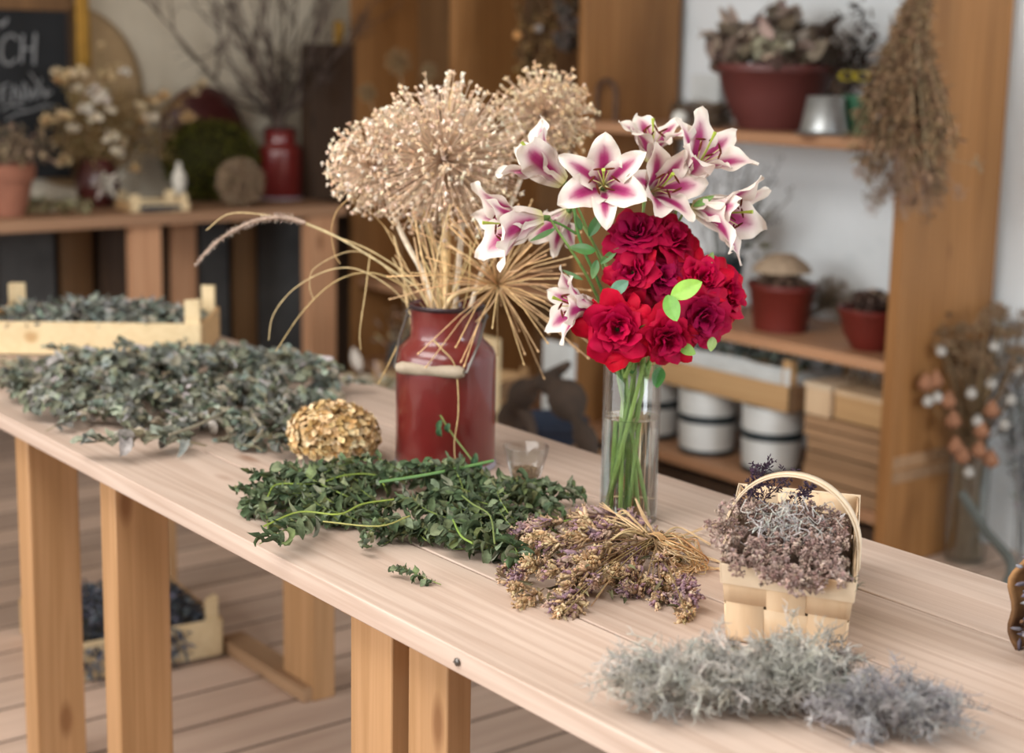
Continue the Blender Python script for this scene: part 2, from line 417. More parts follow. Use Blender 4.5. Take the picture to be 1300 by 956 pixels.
b = MB(); b.ball((0, 0, 0), .0055, 12, 6, (1, .5, 1)); b.box((-.004, -.0032, -.0007), (.004, -.0026, .0007))
o = b.build('screw_head', M['wire'], tab, local=True); o.location = (-1.49 - tab.location.x, 1.09 - tab.location.y, TZ-.016)

# ------------------------------------------------------------------ shelving against the back wall
YF, YB = 3.7, 4.16
sh = thing('shelving_unit', (-4.3, 3.93, 0), 'tall oiled wooden shelving unit against the white back wall', 'shelves')
XR, XL, XM, XE = -2.893, -4.33, -5.12, -5.86
for xa in (XR, XL, XM, XE):
    MB().box((xa-.04, YF, 0), (xa, YB if xa > -5.8 else YB-.12, 2.6)).build('side_panel', M['panel'], sh, bevel=.003)
S1, S2, S3 = 1.282, .632, .165
for z, t in ((S1, .035), (S2, .035), (S3, .035)):
    MB().box((XL, YF, z-t), (XR-.04, YB-.01, z)).build('shelf', M['shelf'], sh, bevel=.002)
MB().box((XL, YF, 2.2), (XR-.04, YB-.01, 2.235)).build('shelf', M['shelf'], sh, bevel=.002)
for z in (S2, S3, 2.0):
    MB().box((XM, YF+.02, z-.035), (XL-.04, YB-.03, z)).build('shelf', M['shelf'], sh, bevel=.002)
for z in (S2-.1, S3):
    MB().box((XE, YF+.02, z-.035), (XM-.04, YB-.13, z)).build('shelf', M['shelf'], sh, bevel=.002)
MB().box((XM, YB-.03, .1), (XL-.04, YB-.01, 2.6)).build('back_board', M['brownback'], sh)
MB().box((XE, YB-.13, .1), (XM-.04, YB-.11, 2.6)).build('back_board', M['brownback'], sh)
MB().box((XL, YF+.03, 0), (XR-.04, YF+.05, .10)).build('plinth', M['dark'], sh)

# ------------------------------------------------------------------ bench along the left wall
BX, BZ = -5.6, .885
bench = thing('side_bench', (-5.95, 2.4, 0), 'rough wooden bench along the left wall crowded with pots and dried flowers', 'bench')
for k in range(3):
    MB().box((XW+.02+k*.227, .6, BZ-.045), (XW+.02+(k+1)*.227-.004, 3.50, BZ)).build('bench_plank', M['bench'], bench, bevel=.003)
def bpost(xa, xb, X, y2, w=.05, mat='benchleg', nm='leg', z1=BZ-.045):
    a = px(xa, 350, X).y; c = px(xb, 350, X).y
    return MB().box((X-w, a, 0), (X, c, z1)).build(nm, M[mat], bench, bevel=.003)
bpost(168, 206, -5.65, 0); bpost(222, 250, -6.0, 0); bpost(392, 427, -5.62, 0, .06)
# dark boards leaning / stored below the bench
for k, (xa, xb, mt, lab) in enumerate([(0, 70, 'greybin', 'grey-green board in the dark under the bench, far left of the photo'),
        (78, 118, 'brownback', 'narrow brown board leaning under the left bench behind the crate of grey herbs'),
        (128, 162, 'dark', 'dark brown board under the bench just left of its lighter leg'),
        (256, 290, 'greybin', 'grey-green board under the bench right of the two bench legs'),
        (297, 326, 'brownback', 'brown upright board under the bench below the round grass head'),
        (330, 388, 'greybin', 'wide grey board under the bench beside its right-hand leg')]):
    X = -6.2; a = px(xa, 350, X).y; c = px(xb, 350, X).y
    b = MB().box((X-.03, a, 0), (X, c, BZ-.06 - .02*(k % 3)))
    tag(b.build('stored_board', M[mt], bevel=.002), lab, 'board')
struct(MB().box((XW, -.5, 0), (XW+.025, YW, BZ-.05)).build('under_bench_shade_1', M['dark']))  # dark sheet over the plaster wall, standing in for the shade below the bench
# grey tub below bench
g = MB(); c = px(332, 440, -4.9)
g.lathe([(.155, 0), (.17, .30), (.178, .31), (.172, .315), (.16, .29), (.15, .02), (0, .015)], (c.x, c.y, 0), 32)
tag(g.build('storage_tub', M['greybin']), 'dark grey tub standing under the bench below the fountain grass plume', 'tub')

# ------------------------------------------------------------------ chalkboard and hangings on left wall
XC = XW + .08
cb = thing('chalkboard', (XC, 1.75, 1.1), 'black chalkboard with white handwriting in a wooden frame, top left of the photo', 'chalkboard')
y0 = px(-160, 100, XC).y; y1 = px(86, 100, XC).y
zt = px(40, 13, XC).z; zb = px(60, 226, XC).z
MB().box((XC-.02, y0, zb), (XC, y1, zt)).build('board', M['chalkb'], cb)
MB().box((XC-.03, y0-.02, zt), (XC+.015, y1+.03, zt+.07)).build('frame_rail', M['brownback'], cb, bevel=.002)
MB().box((XC-.03, y1, zb), (XC+.01, y1+.012, zt)).build('frame_rail', M['dark'], cb)
def stroke(mb, pts, r=.006):
    P = [px(x, y, XC+.004) for x, y in pts]
    out = []
    for i in range(len(P)-1):
        for k in range(5): out.append(P[i].lerp(P[i+1], k/5))
    out.append(P[-1]); mb.tube(out, r, 5)
k = MB(); k.col = (.4, .4, .4)
for pts in [[(22,50),(16,44),(8,46),(2,56),(1,70),(6,81),(14,81),(21,75)],               # C
            [(29,44),(27,80)], [(45,42),(43,82)], [(28,62),(44,62)],                      # H
            [(-22,46),(-12,46)], [(-17,46),(-18,82)],                                     # I
            [(-8,30),(4,30),(10,24)], [(0,34),(8,28)]]:
    stroke(k, pts, .0055)
k.build('chalk_word', M['chalk'], cb)
k = MB()
for pts in [[(2,110),(0,130),(10,126)],[(1,118),(10,116)],[(2,110),(12,106)],
            [(16,132),(18,108),(28,130),(30,104)],[(33,106),(37,128),(42,112),(47,126),(52,100)],
            [(38,92),(46,104),(60,124)],[(60,112),(56,124),(66,116)],
            [(8,152),(22,144),(40,140),(56,134),(68,134)],[(2,140),(12,134),(30,134)]]:
    stroke(k, pts, .004)
k.build('chalk_scribble', M['chalk'], cb)

XH = XW + .13
a = px(97, 10, XH); 
b = MB()
def ycl(u, v):
    w = .020 + .012*v; 
    return (XH + .025*math.sin(u*PI) + .008*math.sin(u*17), px(104, 10, XH).y + (u-.5)*2*w, 2.0 - v*(2.0-px(104, 85, XH).z))
b.grid(ycl, 16, 8); 
yc = tag(b.build('yellow_cloth', M['yellow'], solid=.006), 'mustard yellow cloth hanging beside the chalkboard', 'cloth')
pq = px(104, 10, XH).y
MB().tube([(XW-.01, pq, 2.0), (XH+.03, pq, 2.0), (XH+.04, pq, 2.02)], .007, 8).build('wooden_peg', M['benchleg'], yc)
b = MB(); 
cy = px(118, 60, XH).y; 
def hat(u, v):
    v = min(v, 1)
    r = v; t = u*2*PI
    R = .31; yy = px(108, 125, XH).y + math.cos(t)*R*r; zz = px(108, 125, XH).z + math.sin(t)*.37*r
    return (XW + .012 + .012*(1-r*r), yy, zz)
b.grid(hat, 48, 10)
tag(b.build('round_burlap_panel', M['beige'], solid=.01), 'large rounded tan cloth disc hanging on the left wall behind the white dried flowers', 'wall hanging')

# dark tall board box at end of bench
pA = pz(397, 262, BZ); pB = pz(452, 258, BZ)
XD = -5.85
a = px(397, 200, XD); c = px(450, 200, XD); zt = px(420, 56, XD).z
b = MB().box((XD-.10, a.y, BZ), (XD, c.y, zt))
tag(b.build('dark_box', M['dark'], bevel=.003), 'tall dark brown wooden box standing on the bench beside the red can of twigs', 'box')
b = MB(); q = px(445, 45, XD+.0); b.box((XD-.06, a.y+.14, zt), (XD-.02, a.y+.17, zt+.1))
tag(b.build('candle', M['yellow'], bevel=.004), 'small yellow candle on top of the tall dark box', 'candle')

# ------------------------------------------------------------------ milk cans
def milk_can(name, base, s, label, grip_dir, tilt, cat='milk can'):
    root = thing(name, base, label, cat)
    prof = [(.0, .004), (.086, .004), (.089, .008), (.089, .19), (.0885, .200), (.084, .212), (.074, .222), (.0655, .230), (.0635, .236),
            (.0635, .284), (.066, .288), (.0645, .291), (.062, .287), (.0615, .236), (.072, .215), (.083, .2), (.084, .02), (0, .012)]
    MB().lathe([(r*s, z*s) for r, z in prof], n=64).build('can_body', M['enamel'], root, local=True, auto=60)
    MB().lathe([(.089*s, 0), (.0915*s, .002*s), (.0905*s, .009*s), (.0885*s, .011*s), (.0885*s, 0)], n=64).build('bottom_rim', M['enamel_base'], root, local=True)
    MB().lathe([(.0622*s, .286*s), (.0652*s, .2925*s), (.068*s, .289*s), (.0655*s, .284*s)], n=64, close=True).build('mouth_rim', M['enamel_in'], root, local=True)
    gd = Vector((grip_dir[0], grip_dir[1], 0)).normalized(); ax = Vector((-gd.y, gd.x, 0))
    for sg in (-1, 1):
        e = MB(); c = ax*sg*.067*s + Vector((0, 0, .273*s))
        e.tube([c + ax*sg*.004*s*0 - Vector((0,0,.010*s)), c + ax*sg*.009*s, c + Vector((0,0,.010*s))], .003*s, 6)
        e.build('bail_ear', M['wire'], root, local=True)
    ang = R_(tilt)                       # 0 = bail hanging straight down at the front
    dr = (gd*math.cos(ang)*1.0 + Vector((0, 0, -1))*math.sin(ang)).normalized()
    L = .118*s; gh = .062*s
    gc = Vector((0, 0, .273*s)) + dr*L
    w = MB()
    for sg in (-1, 1):
        e0 = ax*sg*.073*s + Vector((0, 0, .273*s)); e1 = gc + ax*sg*gh
        w.tube([e0, e0.lerp(e1, .5) + ax*sg*.006*s, e1 + ax*sg*.004*s, gc + ax*sg*gh*.8], .0024*s, 6)
    w.build('bail_wire', M['wire'], root, local=True)
    gm = MB(); n = 12; pts = []; rs = []
    for i in range(n+1):
        t = i/n; pts.append(gc + ax*(2*t-1)*gh); rs.append((.0098 + .0022*math.sin(t*PI))*s * (1.12 if i in (1, n-1) else (.75 if i in (0, n) else 1)))
    gm.tube(pts, rs, 14).build('wooden_grip', M['grip'], root, local=True)
    return root
jb = pz(565, 589, TZ); JD = depth(jb)
tocam = Vector((-jb.x, -jb.y, 0)).normalized()
gdir = Matrix.Rotation(R_(-20), 3, 'Z') @ tocam
jug = milk_can('milk_can', jb, 1.0, 'dark red enamel milk can with grey wooden grip on the work table, full of alliums', (gdir.x, gdir.y), 47)
cb2 = pz(356, 252, BZ)
milk_can('milk_can', cb2, 1.04, 'dark red enamel can holding bare twigs on the bench by the left wall', (1, -.2), 62)

def inpoly(x, y, P):
    c = False; j = len(P)-1
    for i in range(len(P)):
        if (P[i][1] > y) != (P[j][1] > y) and x < (P[j][0]-P[i][0])*(y-P[i][1])/(P[j][1]-P[i][1])+P[i][0]: c = not c
        j = i
    return c
def edgedist(x, y, P):
    d = 1e9
    for i in range(len(P)):
        ax, ay = P[i-1]; bx, by = P[i]; dx, dy = bx-ax, by-ay
        t = max(0, min(1, ((x-ax)*dx+(y-ay)*dy)/(dx*dx+dy*dy+1e-9)))
        d = min(d, math.hypot(x-ax-t*dx, y-ay-t*dy))
    return d
def sample(P):
    xs = [p[0] for p in P]; ys = [p[1] for p in P]
    while True:
        x, y = U(min(xs), max(xs)), U(min(ys), max(ys))
        if inpoly(x, y, P): return x, y
def curve(pts, n=6):                  # catmull-rom through points
    pts = [Vector(p) for p in pts]; P = [pts[0]*2-pts[1]] + pts + [pts[-1]*2-pts[-2]]; out = []
    for i in range(1, len(P)-2):
        for k in range(n):
            t = k/n; a, b, c, d = P[i-1], P[i], P[i+1], P[i+2]
            out.append(.5*((2*b)+(c-a)*t+(2*a-5*b+4*c-d)*t*t+(3*b-a-3*c+d)*t**3))
    out.append(pts[-1]); return out
def rdir(zmin=-1, zmax=1):
    z = U(zmin, zmax); a = U(0, 2*PI); r = math.sqrt(max(0, 1-z*z)); return Vector((r*math.cos(a), r*math.sin(a), z))

# ------------------------------------------------------------------ sprigs: local frame, stem along +X, leaves both sides
def sprig_mesh(nm, L, nleaf, leafL, leafW, cols, stemc, stem_r, mat_leaf, lift=.02, crumple=1.0):
    """returns (stem object unlinked data, leaf data)"""
    sp = curve([(0, 0, 0), (L*.35, U(-.1, .1)*L, lift*U(.3, 1)), (L*.7, U(-.12, .12)*L, lift*U(.2, 1)), (L, U(-.15, .15)*L, lift*U(0, .5))], 5)
    a = MB(); a.col = lin(stemc); a.tube(sp, [stem_r*(1-.5*i/len(sp)) for i in range(len(sp))], 5)
    b = MB()
    for i in range(nleaf):
        t = .12 + .88*(i/nleaf)
        k = t*(len(sp)-1); p = sp[int(k)].lerp(sp[min(int(k)+1, len(sp)-1)], k-int(k))
        dr = (Vector((U(.2, 1), U(.5, 1)*(1 if i % 2 else -1), U(-.25, .45)))).normalized()
        c = vary(lin(random.choice(cols)), .22)
        l = leafL*U(.55, 1.15)*(1-.35*t); ww = leafW*U(.6, 1.15)
        b.leaf(p, dr, (U(-.5, .5), U(-.5, .5), 1), l, ww, fold=U(.2, 1.2)*crumple, curl=U(-2.8, 1.6)*crumple, twist=U(-1.8, 1.8)*crumple, c=c, nu=6, nv=4, wav=.09)
    return a, b
def make_protos(n, name, **k):
    out = []
    for i in range(n):
        a, b = sprig_mesh(name, **k)
        o = a.build(name, M['dry'], local=True)
        l = b.build('leaves', M[k['mat_leaf']], parent=o, local=True, auto=0)
        out.append([o, l, False])
    return out
def place_sprig(pr, loc, yaw, pitch, roll, sc, label, cat, group=None):
    if not pr[2]:
        o = pr[0]; pr[2] = True
    else:
        o = pr[0].copy(); col.objects.link(o); l = pr[1].copy(); col.objects.link(l); l.parent = o
    o.location = loc; o.rotation_euler = (roll, pitch, yaw); o.scale = (sc, sc, sc)
    for k in ('label', 'category', 'group'):
        if k in o: del o[k]
    tag(o, label, cat, group); return o

# grey-green sage heap on the left of the table
sage_cols = ['#868c82', '#94998f', '#70766b', '#928f7b', '#646a60', '#a3a69c', '#7d7b6a']
sage = make_protos(7, 'dried_sage_sprig', L=.17, nleaf=30, leafL=.046, leafW=.028, cols=sage_cols, stemc='#8b7f66', stem_r=.0016, mat_leaf='dryleaf', lift=.03, crumple=.9)
SP = [(2,492),(60,470),(150,462),(245,452),(330,462),(400,480),(462,492),(455,520),(400,520),(350,560),(340,582),(290,575),(255,560),(200,560),(120,558),(62,548),(40,520)]
for i in range(110):
    x, y = sample(SP); e = edgedist(x, y, SP)
    h = min(.055, e*.0019)*U(.1, 1)
    p = pz(x, y, TZ); p.z += .006 + h
    # spread outwards
    yaw = U(0, 2*PI); d = Vector((math.cos(yaw), math.sin(yaw), 0))
    p -= d*.085
    if p.x > -2.3 or p.y < 1.16 or p.y > 1.84: p += d*.06
    place_sprig(random.choice(sage), p, yaw, U(-.12, .1), U(-.5, .5), U(.7, 1.05), 'grey-green dried sage sprig tangled in the big heap at the left of the table', 'dried herb', 'sage sprigs heaped on the left of the work table')
for (x, y, x2, y2, lab) in [(262, 574, 88, 592, 'grey-green sage sprig drooping over the front table edge, nearest the left legs'),
                            (140, 468, 50, 440, 'small grey-green sprig standing up against the poplar crate front'),
                            (400, 505, 462, 500, 'grey-green sprig reaching right from the heap behind the golden hydrangea')]:
    p = pz(x, y, TZ); q = pz(x2, y2, TZ); d = q-p
    if 'standing' in lab: q = p + Vector((-.02, -.14, .0)); d = q-p
    place_sprig(sage[0], p + Vector((0, 0, .012)), math.atan2(d.y, d.x), -.02 if 'standing' not in lab else -.22, .1, min(1.25, d.length/.17), lab, 'dried herb')
# brown stems lying in the sage heap
for k, pts in enumerate([[(215,552),(250,540),(282,525)], [(320,525),(333,545),(322,560)], [(120,505),(190,500),(265,497)]]):
    P = [pz(x, y, TZ+.05) for x, y in pts]
    b = MB(); b.col = lin('#8e8877'); b.tube(curve(P, 4), .003, 6)
    tag(b.build('sage_stalk', M['dry']), ['thick pale brown stalk lying across the front of the sage heap', 'curled grey stalk on the right part of the sage heap', 'long thin stalk lying over the middle of the sage heap'][k], 'stalk')
# small tan herb remains far left
b = MB()
for i in range(170):
    x, y = U(-60, 40), U(456, 476); p = pz(x, y, TZ + U(.003, .02)); b.col = vary(lin('#8b8168'), .3)
    b.leaf(p, rdir(-.3, .3), rdir(.2, 1), U(.012, .03), .006, .5, U(-1, 1), nu=3, nv=2)
tag(b.build('dry_herb_litter', M['dryleaf']), 'low patch of olive-brown dried herb beside the crate at the left frame edge', 'dried herb', kind='stuff')

# dark green mint heap
mint_cols = ['#4f5f43', '#5d6c4e', '#404e36', '#717d62', '#576748', '#47563c', '#7f886f', '#68704a']
mint = make_protos(8, 'dried_mint_sprig', L=.16, nleaf=32, leafL=.040, leafW=.020, cols=mint_cols, stemc='#7d8f4c', stem_r=.0014, mat_leaf='dryleaf', lift=.03, crumple=1.1)
GP = [(318,640),(350,622),(420,612),(520,608),(640,622),(668,650),(665,690),(640,712),(610,720),(560,700),(520,690),(480,690),(440,668),(400,672),(350,672),(325,665)]
for i in range(80):
    x, y = sample(GP); e = edgedist(x, y, GP)
    h = min(.05, e*.0016)*U(.1, 1)
    p = pz(x, y, TZ); p.z += .006 + h
    t = (x-320)/350
    yaw = PI + U(-.75, .75) + .35         # tips trail to the left
    d = Vector((math.cos(yaw), math.sin(yaw), 0)); p -= d*.075
    place_sprig(random.choice(mint), p, yaw, U(-.08, .12), U(-.6, .6), U(.6, .95), 'dark green dried mint sprig tangled in the heap in front of the milk can', 'dried herb', 'mint sprigs heaped before the milk can')
def single(x, y, x2, y2, lab, pr, sc=1, z=.012, pitch=-.02):
    p = pz(x, y, TZ); q = pz(x2, y2, TZ); d = q-p
    return place_sprig(pr, q - d.normalized()*.16*max(.45, min(1.15, d.length/.16)) + Vector((0, 0, z)), math.atan2(d.y, d.x), pitch, U(-.3, .3), max(.45, min(1.15, d.length/.16)), lab, 'dried herb')
single(400, 640, 298, 640, 'long dark green sprig trailing to the far left tip of the mint heap', mint[0])
single(440, 650, 345, 716, 'dark green sprig hanging towards the front table edge at the left of the mint heap', mint[1])
single(540, 680, 455, 705, 'short dark green sprig poking out of the front of the mint heap', mint[2])
single(560, 745, 496, 734, 'small loose green leaf sprig lying alone in front of the mint heap', mint[3], z=.003)
single(665, 660, 742, 652, 'dark green sprig pointing right from the mint heap towards the glass vase', mint[4], z=.02)
single(630, 650, 735, 640, 'dark green sprig behind the purple flower bunch, touching the seed glass side', mint[5], z=.02)
single(610, 690, 645, 738, 'dark green leafy sprig ending beside the left end of the flower bunch', mint[6])
single(650, 640, 700, 672, 'curled dark green sprig between the small glass and the dried flower bunch', mint[7], z=.015)
# long stems of the mint
for k, (pts, zz, r, c) in enumerate([
    ([(482,612),(540,603),(590,593),(626,585)], .075, .0024, '#6f9a55'),
    ([(340,630),(352,615),(400,614),(440,603),(475,603),(488,616)], .05, .0013, '#8aa043'),
    ([(335,668),(380,650),(430,653),(460,640),(500,634)], .055, .0014, '#93a548'),
    ([(585,628),(600,640),(622,655),(628,690)], .06, .0013, '#7c8d52'),
    ([(600,690),(585,680),(575,660)], .05, .0015, '#86a34e'),
    ([(700,665),(725,660),(758,650)], .03, .0016, '#93b552'),
    ([(410,662),(480,668),(520,655)], .05, .0012, '#a9a763')]):
    P = [pz(x, y, TZ+zz) for x, y in pts]
    b = MB(); b.col = lin(c); b.tube(curve(P, 5), r, 6)
    tag(b.build('mint_stalk', M['green']), ['thick straight green stalk across the back of the mint heap by the milk can',
        'thin yellow-green stalk arching over the left back of the mint heap', 'thin yellow-green stalk wavering over the left front of the mint heap',
        'thin curved stalk on the right part of the mint heap', 'short green stalk among the front leaves of the mint heap',
        'bright green stalk end pointing at the foot of the glass vase', 'thin olive stalk low in the middle of the mint heap'][k], 'stalk')
# sprig leaning up against the can
root = thing('leaning_mint_sprig', pz(610, 592, TZ), 'green mint sprig leaning up against the front of the milk can', 'dried herb')
D0 = JD - .14
P = [pd(612, 600, D0), pd(590, 572, D0+.01), pd(572, 548, D0+.02), pd(559, 527, D0+.02)]
b = MB(); b.col = lin('#7d9150'); b.tube(curve(P, 5), .0016, 6); b.build('stem', M['green'], root)
for (x, y, l) in [(556,536,.022),(553,543,.024),(566,540,.02),(600,578,.026),(608,588,.026),(596,584,.024),(590,592,.03)]:
    b = MB(); b.leaf(pd(x+4, y-3, D0), cdir(U(-.6, .3), -1, .3), cdir(0, .3, 1), l, .015, .7, -1.6, 1, vary(lin('#4a6a4a')), nu=7, nv=4); b.build('leaf', M['dryleaf'], root, auto=0)

# ------------------------------------------------------------------ golden hydrangea head
hb = pz(405, 590, TZ)
root = thing('hydrangea_head', hb, 'golden beige dried hydrangea head lying on the table left of the milk can', 'dried flower')
b = MB(); C0 = hb + Vector((0, .03, .052))
for i in range(900):
    d = rdir(-.55, 1); p = C0 + Vector((d.x*.084, d.y*.078, d.z*.056)) * U(.86, 1.02)
    if p.z < TZ + .004: p.z = TZ + .006
    c = vary(lin(random.choice(['#dcc196', '#caa878', '#e8d4ae', '#b8945f', '#d4ba8c'])), .1)
    nn = (d + rdir()*.5).normalized(); a = nn.orthogonal().normalized(); a = (Matrix.Rotation(U(0, 6), 3, nn) @ a)
    for k in range(4):
        dd = Matrix.Rotation(k*PI/2, 3, nn) @ a
        b.leaf(p, dd + nn*.35, nn, .0085*U(.8, 1.2), .0085, .25, U(-.6, 1.6), U(-.6, .6), c, nu=3, nv=2, pw=.5)
b.build('florets', M['dryleaf'], root, auto=0)
b = MB(); b.ball(C0 - Vector((0, 0, .006)), .06, 14, 8, (1, .95, .62)); b.col = lin('#6b4f2a'); b.c = [lin('#6b4f2a')]*len(b.v); b.build('flower_core', M['dry'], root)

# ------------------------------------------------------------------ alliums in the milk can
mouth = jb + Vector((0, 0, .28))
def jug_stem(mb, headp, r, c, ox=0, oy=0, bend=0):
    base = jb + Vector((ox*.4 - 0, oy*.4, .03)); m = jb + Vector((ox, oy, .285))
    d = (headp - m)
    pts = [base, m, m + d*.5 + Vector((bend, 0, 0)), headp]
    mb.col = lin(c); mb.tube(curve(pts, 6), r, 8)
def allium(x, y, D, rad, n, lab, cols, ox, oy, stemc, stem_r=.0045, pod=.0085, spread=(-.95, 1), rayc='#e6cbb0', rmin=.78, fuzzy=True, short=False):
    hp = pd(x, y, D)
    root = thing('allium_head', jb + Vector((ox*.4, oy*.4, .03)), lab, 'dried flower')
    s = MB(); jug_stem(s, hp, stem_r, stemc, ox, oy); s.build('stem', M['dry'], root)
    rays = MB(); pods = MB(); k = 0
    for i in range(n):
        z = 1 - 2*(i+.5)/n; a = i*2.39996; q = math.sqrt(1-z*z)
        d = (Vector((q*math.cos(a), q*math.sin(a), z)) + rdir()*.16).normalized()
        R = rad*U(rmin, 1.03); e = hp + d*R
        c = vary(lin(random.choice(cols)), .12)
        mid = hp + d*R*.5 + rdir()*R*.03
        rays.col = vary(lin(rayc), .12); rays.tube([hp + d*.006, mid, e], [.0009, .0007, .0008], 3, cap=False)
        for q2 in range(5):
            dd = (d + rdir()*.9).normalized()
            pods.spindle(e, e + dd*pod*U(.7, 1.2), pod*.17, 3, c)
        pods.spindle(e - d*pod*.2, e + d*pod*.8, pod*.34, 4, vary(c, .1))
    b = rays; b.build('rays', M['dry'], root, auto=0)
    pods.build('seed_pods', M['dry'], root, auto=0)
    return root
AC = ['#f3dfc8', '#ebd3b8', '#e0c3a4', '#f7ebda', '#d6b797']
allium(563, 203, JD-.06, .148, 1150, 'largest fluffy tan allium head, centre of the milk can bouquet', AC, .012, -.01, '#d9bb8a', .005, .0085, rmin=.5)
allium(474, 212, JD-.02, .087, 520, 'round tan allium head leaning left over the foxtail grass', AC, -.045, .0, '#e9dcc6', .0050, .0085, rmin=.66)
allium(692, 146, JD+.10, .096, 600, 'tan allium head behind and above the topmost left lily', ['#e0c6a2', '#d4b48e', '#ecd9ba'], .03, .03, '#ded0bb', .0042, .0085, rmin=.5)
allium(497, 168, JD+.16, .045, 170, 'small pale allium head tucked behind the left and middle ones', ['#d9c9b0', '#e0d2ba'], -.02, .035, '#d9c5a1', .003, .007)
# starburst allium with long bare rays
hp = pd(632, 362, JD-.085)
root = thing('starburst_allium', jb + Vector((.01, -.01, .03)), 'starburst allium with long bare straw rays, over the right shoulder of the milk can', 'dried flower')
s = MB(); s.col = lin('#d6bb90'); s.tube(curve([jb + Vector((.01, -.01, .03)), jb + Vector((.035, -.03, .288)), hp], 6), .0042, 8); s.build('stem', M['dry'], root)
for i in range(100):
    z = 1 - 2*(i+.5)/100; a = i*2.39996; q = math.sqrt(1-z*z)
    d = (Vector((q*math.cos(a), q*math.sin(a), z)) + rdir()*.2).normalized()
    if (jb - hp).normalized().dot(d) > .80 and d.z < -.5: continue
    R = U(.11, .20); b = MB(); b.col = vary(lin('#dcb88a'), .14)
    e = hp + d*R; mid = hp + d*R*.5 + Vector((0, 0, R*.05)) + rdir()*.004
    # keep rays out of the can
    if (e - Vector((jb.x, jb.y, e.z))).length < .09 and e.z < TZ+.30: continue
    b.tube([hp, mid, e], [.0012, .0009, .0011], 5); b.spindle(e - d*.002, e + d*.006, .002, 4)
    b.build('ray', M['dry'], root, auto=0)
# crossing loose straw rays near the mouth of the can
for i in range(26):
    p = mouth + Vector((U(-.035, .035), U(-.03, .03), -.05)); a = p + Vector((U(-.16, .10), U(-.08, .05), U(.09, .26)))
    b = MB(); b.col = vary(lin('#dcc092'), .15); b.tube(curve([p, p.lerp(a, .5) + rdir()*.012, a], 4), U(.0008, .0016), 5)
    tag(b.build('straw_stalk', M['dry']), 'thin straw-coloured stalk crossing others above the milk can mouth', 'dried grass', 'thin straw stalks sticking out of the milk can')
for k, (x, y, x1, y1, r, c, lab) in enumerate([(560,385,562,300,.0042,'#e0c08c','thick tan stalk upright in the middle of the milk can'),
        (577,388,588,260,.0052,'#e6d7c2','thick whitish stalk upright right of centre in the milk can'),
        (568,388,570,250,.003,'#d4b27c','slim tan stalk between the two thick stalks of the milk can'),
        (520,388,500,300,.002,'#d9c094','slender straw stalk at the left inside rim of the milk can'),
        (545,240,577,106,.0028,'#e3c795','pointed pale stalk tip rising above the largest allium head')]):
    b = MB(); b.col = lin(c); P = [pd(x, y+10, JD-.01), pd((x+x1)/2+1, (y+y1)/2, JD-.01), pd(x1, y1, JD-.01)]
    if k < 4: P = [jb + (P[0]-jb)*.6 + Vector((0, 0, -.08))*.5] + P
    b.tube(curve(P, 4), r, 8); tag(b.build('dry_stalk', M['dry']), lab, 'stalk')
# long arching grass blades
GR = [('#cfb98c', [(545,392),(520,352),(470,318),(420,298),(380,282),(330,272),(290,272),(262,292)], .0016, 'long straw blade arching left and running along the top of the foxtail plume'),
      ('#d6c194', [(522,392),(492,362),(450,341),(412,345),(372,368),(347,400),(341,432)], .0013, 'straw blade arching down left in a hook ending above the sage heap'),
      ('#cdb583', [(528,392),(510,362),(468,346),(425,358),(385,395),(350,446)], .0013, 'straw blade sweeping down left to touch the back table edge'),
      ('#d8c190', [(470,322),(464,370),(457,420),(458,444)], .0012, 'short straw blade hanging vertically left of the milk can'),
      ('#d3bb88', [(533,392),(540,420),(560,442),(578,466),(582,520),(577,560),(578,588)], .0014, 'straw blade hanging down the front of the milk can across its grip'),
      ('#cfb27c', [(519,392),(508,430),(492,465),(480,488)], .0014, 'straw blade hanging down beside the wire bail'),
      ('#c9a877', [(500,300),(455,255),(432,262),(421,290),(425,322),(432,335)], .001, 'fine looped blade below the left allium head'),
      ('#d5bd90', [(540,392),(500,350),(470,325),(440,320),(400,340),(393,362),(398,380)], .001, 'fine blade arching and curling back left of the can')]
for c, pts, r, lab in GR:
    P = [pd(x, y, JD - ((.125 if i > 1 else .07) if 'front of' in lab else .03) + (.0 if i > 0 else .02)) for i, (x, y) in enumerate(pts)]
    b = MB(); b.col = lin(c); b.tube(curve(P, 7), [r*(1 - .5*i/(len(P)*7)) for i in range((len(P)-1)*7+1)], 6)
    tag(b.build('grass_blade', M['dry']), lab, 'dried grass')
root = thing('foxtail_grass', jb + Vector((-.02, 0, .05)), 'foxtail grass with a drooping fluffy mauve-grey plume reaching far left', 'dried grass')
P = [mouth + Vector((-.02, 0, -.1)), pd(540, 380, JD-.02), pd(500, 345, JD-.03), pd(430, 302, JD-.04), pd(385, 282, JD-.05)]
b = MB(); b.col = lin('#d8c79d'); b.tube(curve(P, 6), .0019, 6); b.build('stem', M['dry'], root)
P = curve([pd(x, y, JD-.05) for x, y in [(388,283),(355,276),(320,282),(285,300),(262,320),(249,336)]], 10)
b = MB(); b.col = lin('#b59f90')
for i in range(1500):
    t = random.random(); k = t*(len(P)-1.01); p = P[int(k)].lerp(P[int(k)+1], k-int(k)); ax = (P[int(k)+1]-P[int(k)]).normalized()
    w = .013*(1-.6*t)*min(1, .4+t*6); d = (rdir()*.9 + ax*.9).normalized()
    c = vary(lin(random.choice(['#b3a195', '#cbbcae', '#9d8b80'])), .15)
    e = p + d*w*U(.6, 1.35); s = d.orthogonal().normalized()*.0006
    b.add([p-s, p+s, e], [(0, 1, 2)], [c]*3)
b.tube(P, [.004*(1-.6*i/len(P)) for i in range(len(P))], 6); b.build('plume', M['dry'], root, auto=0)

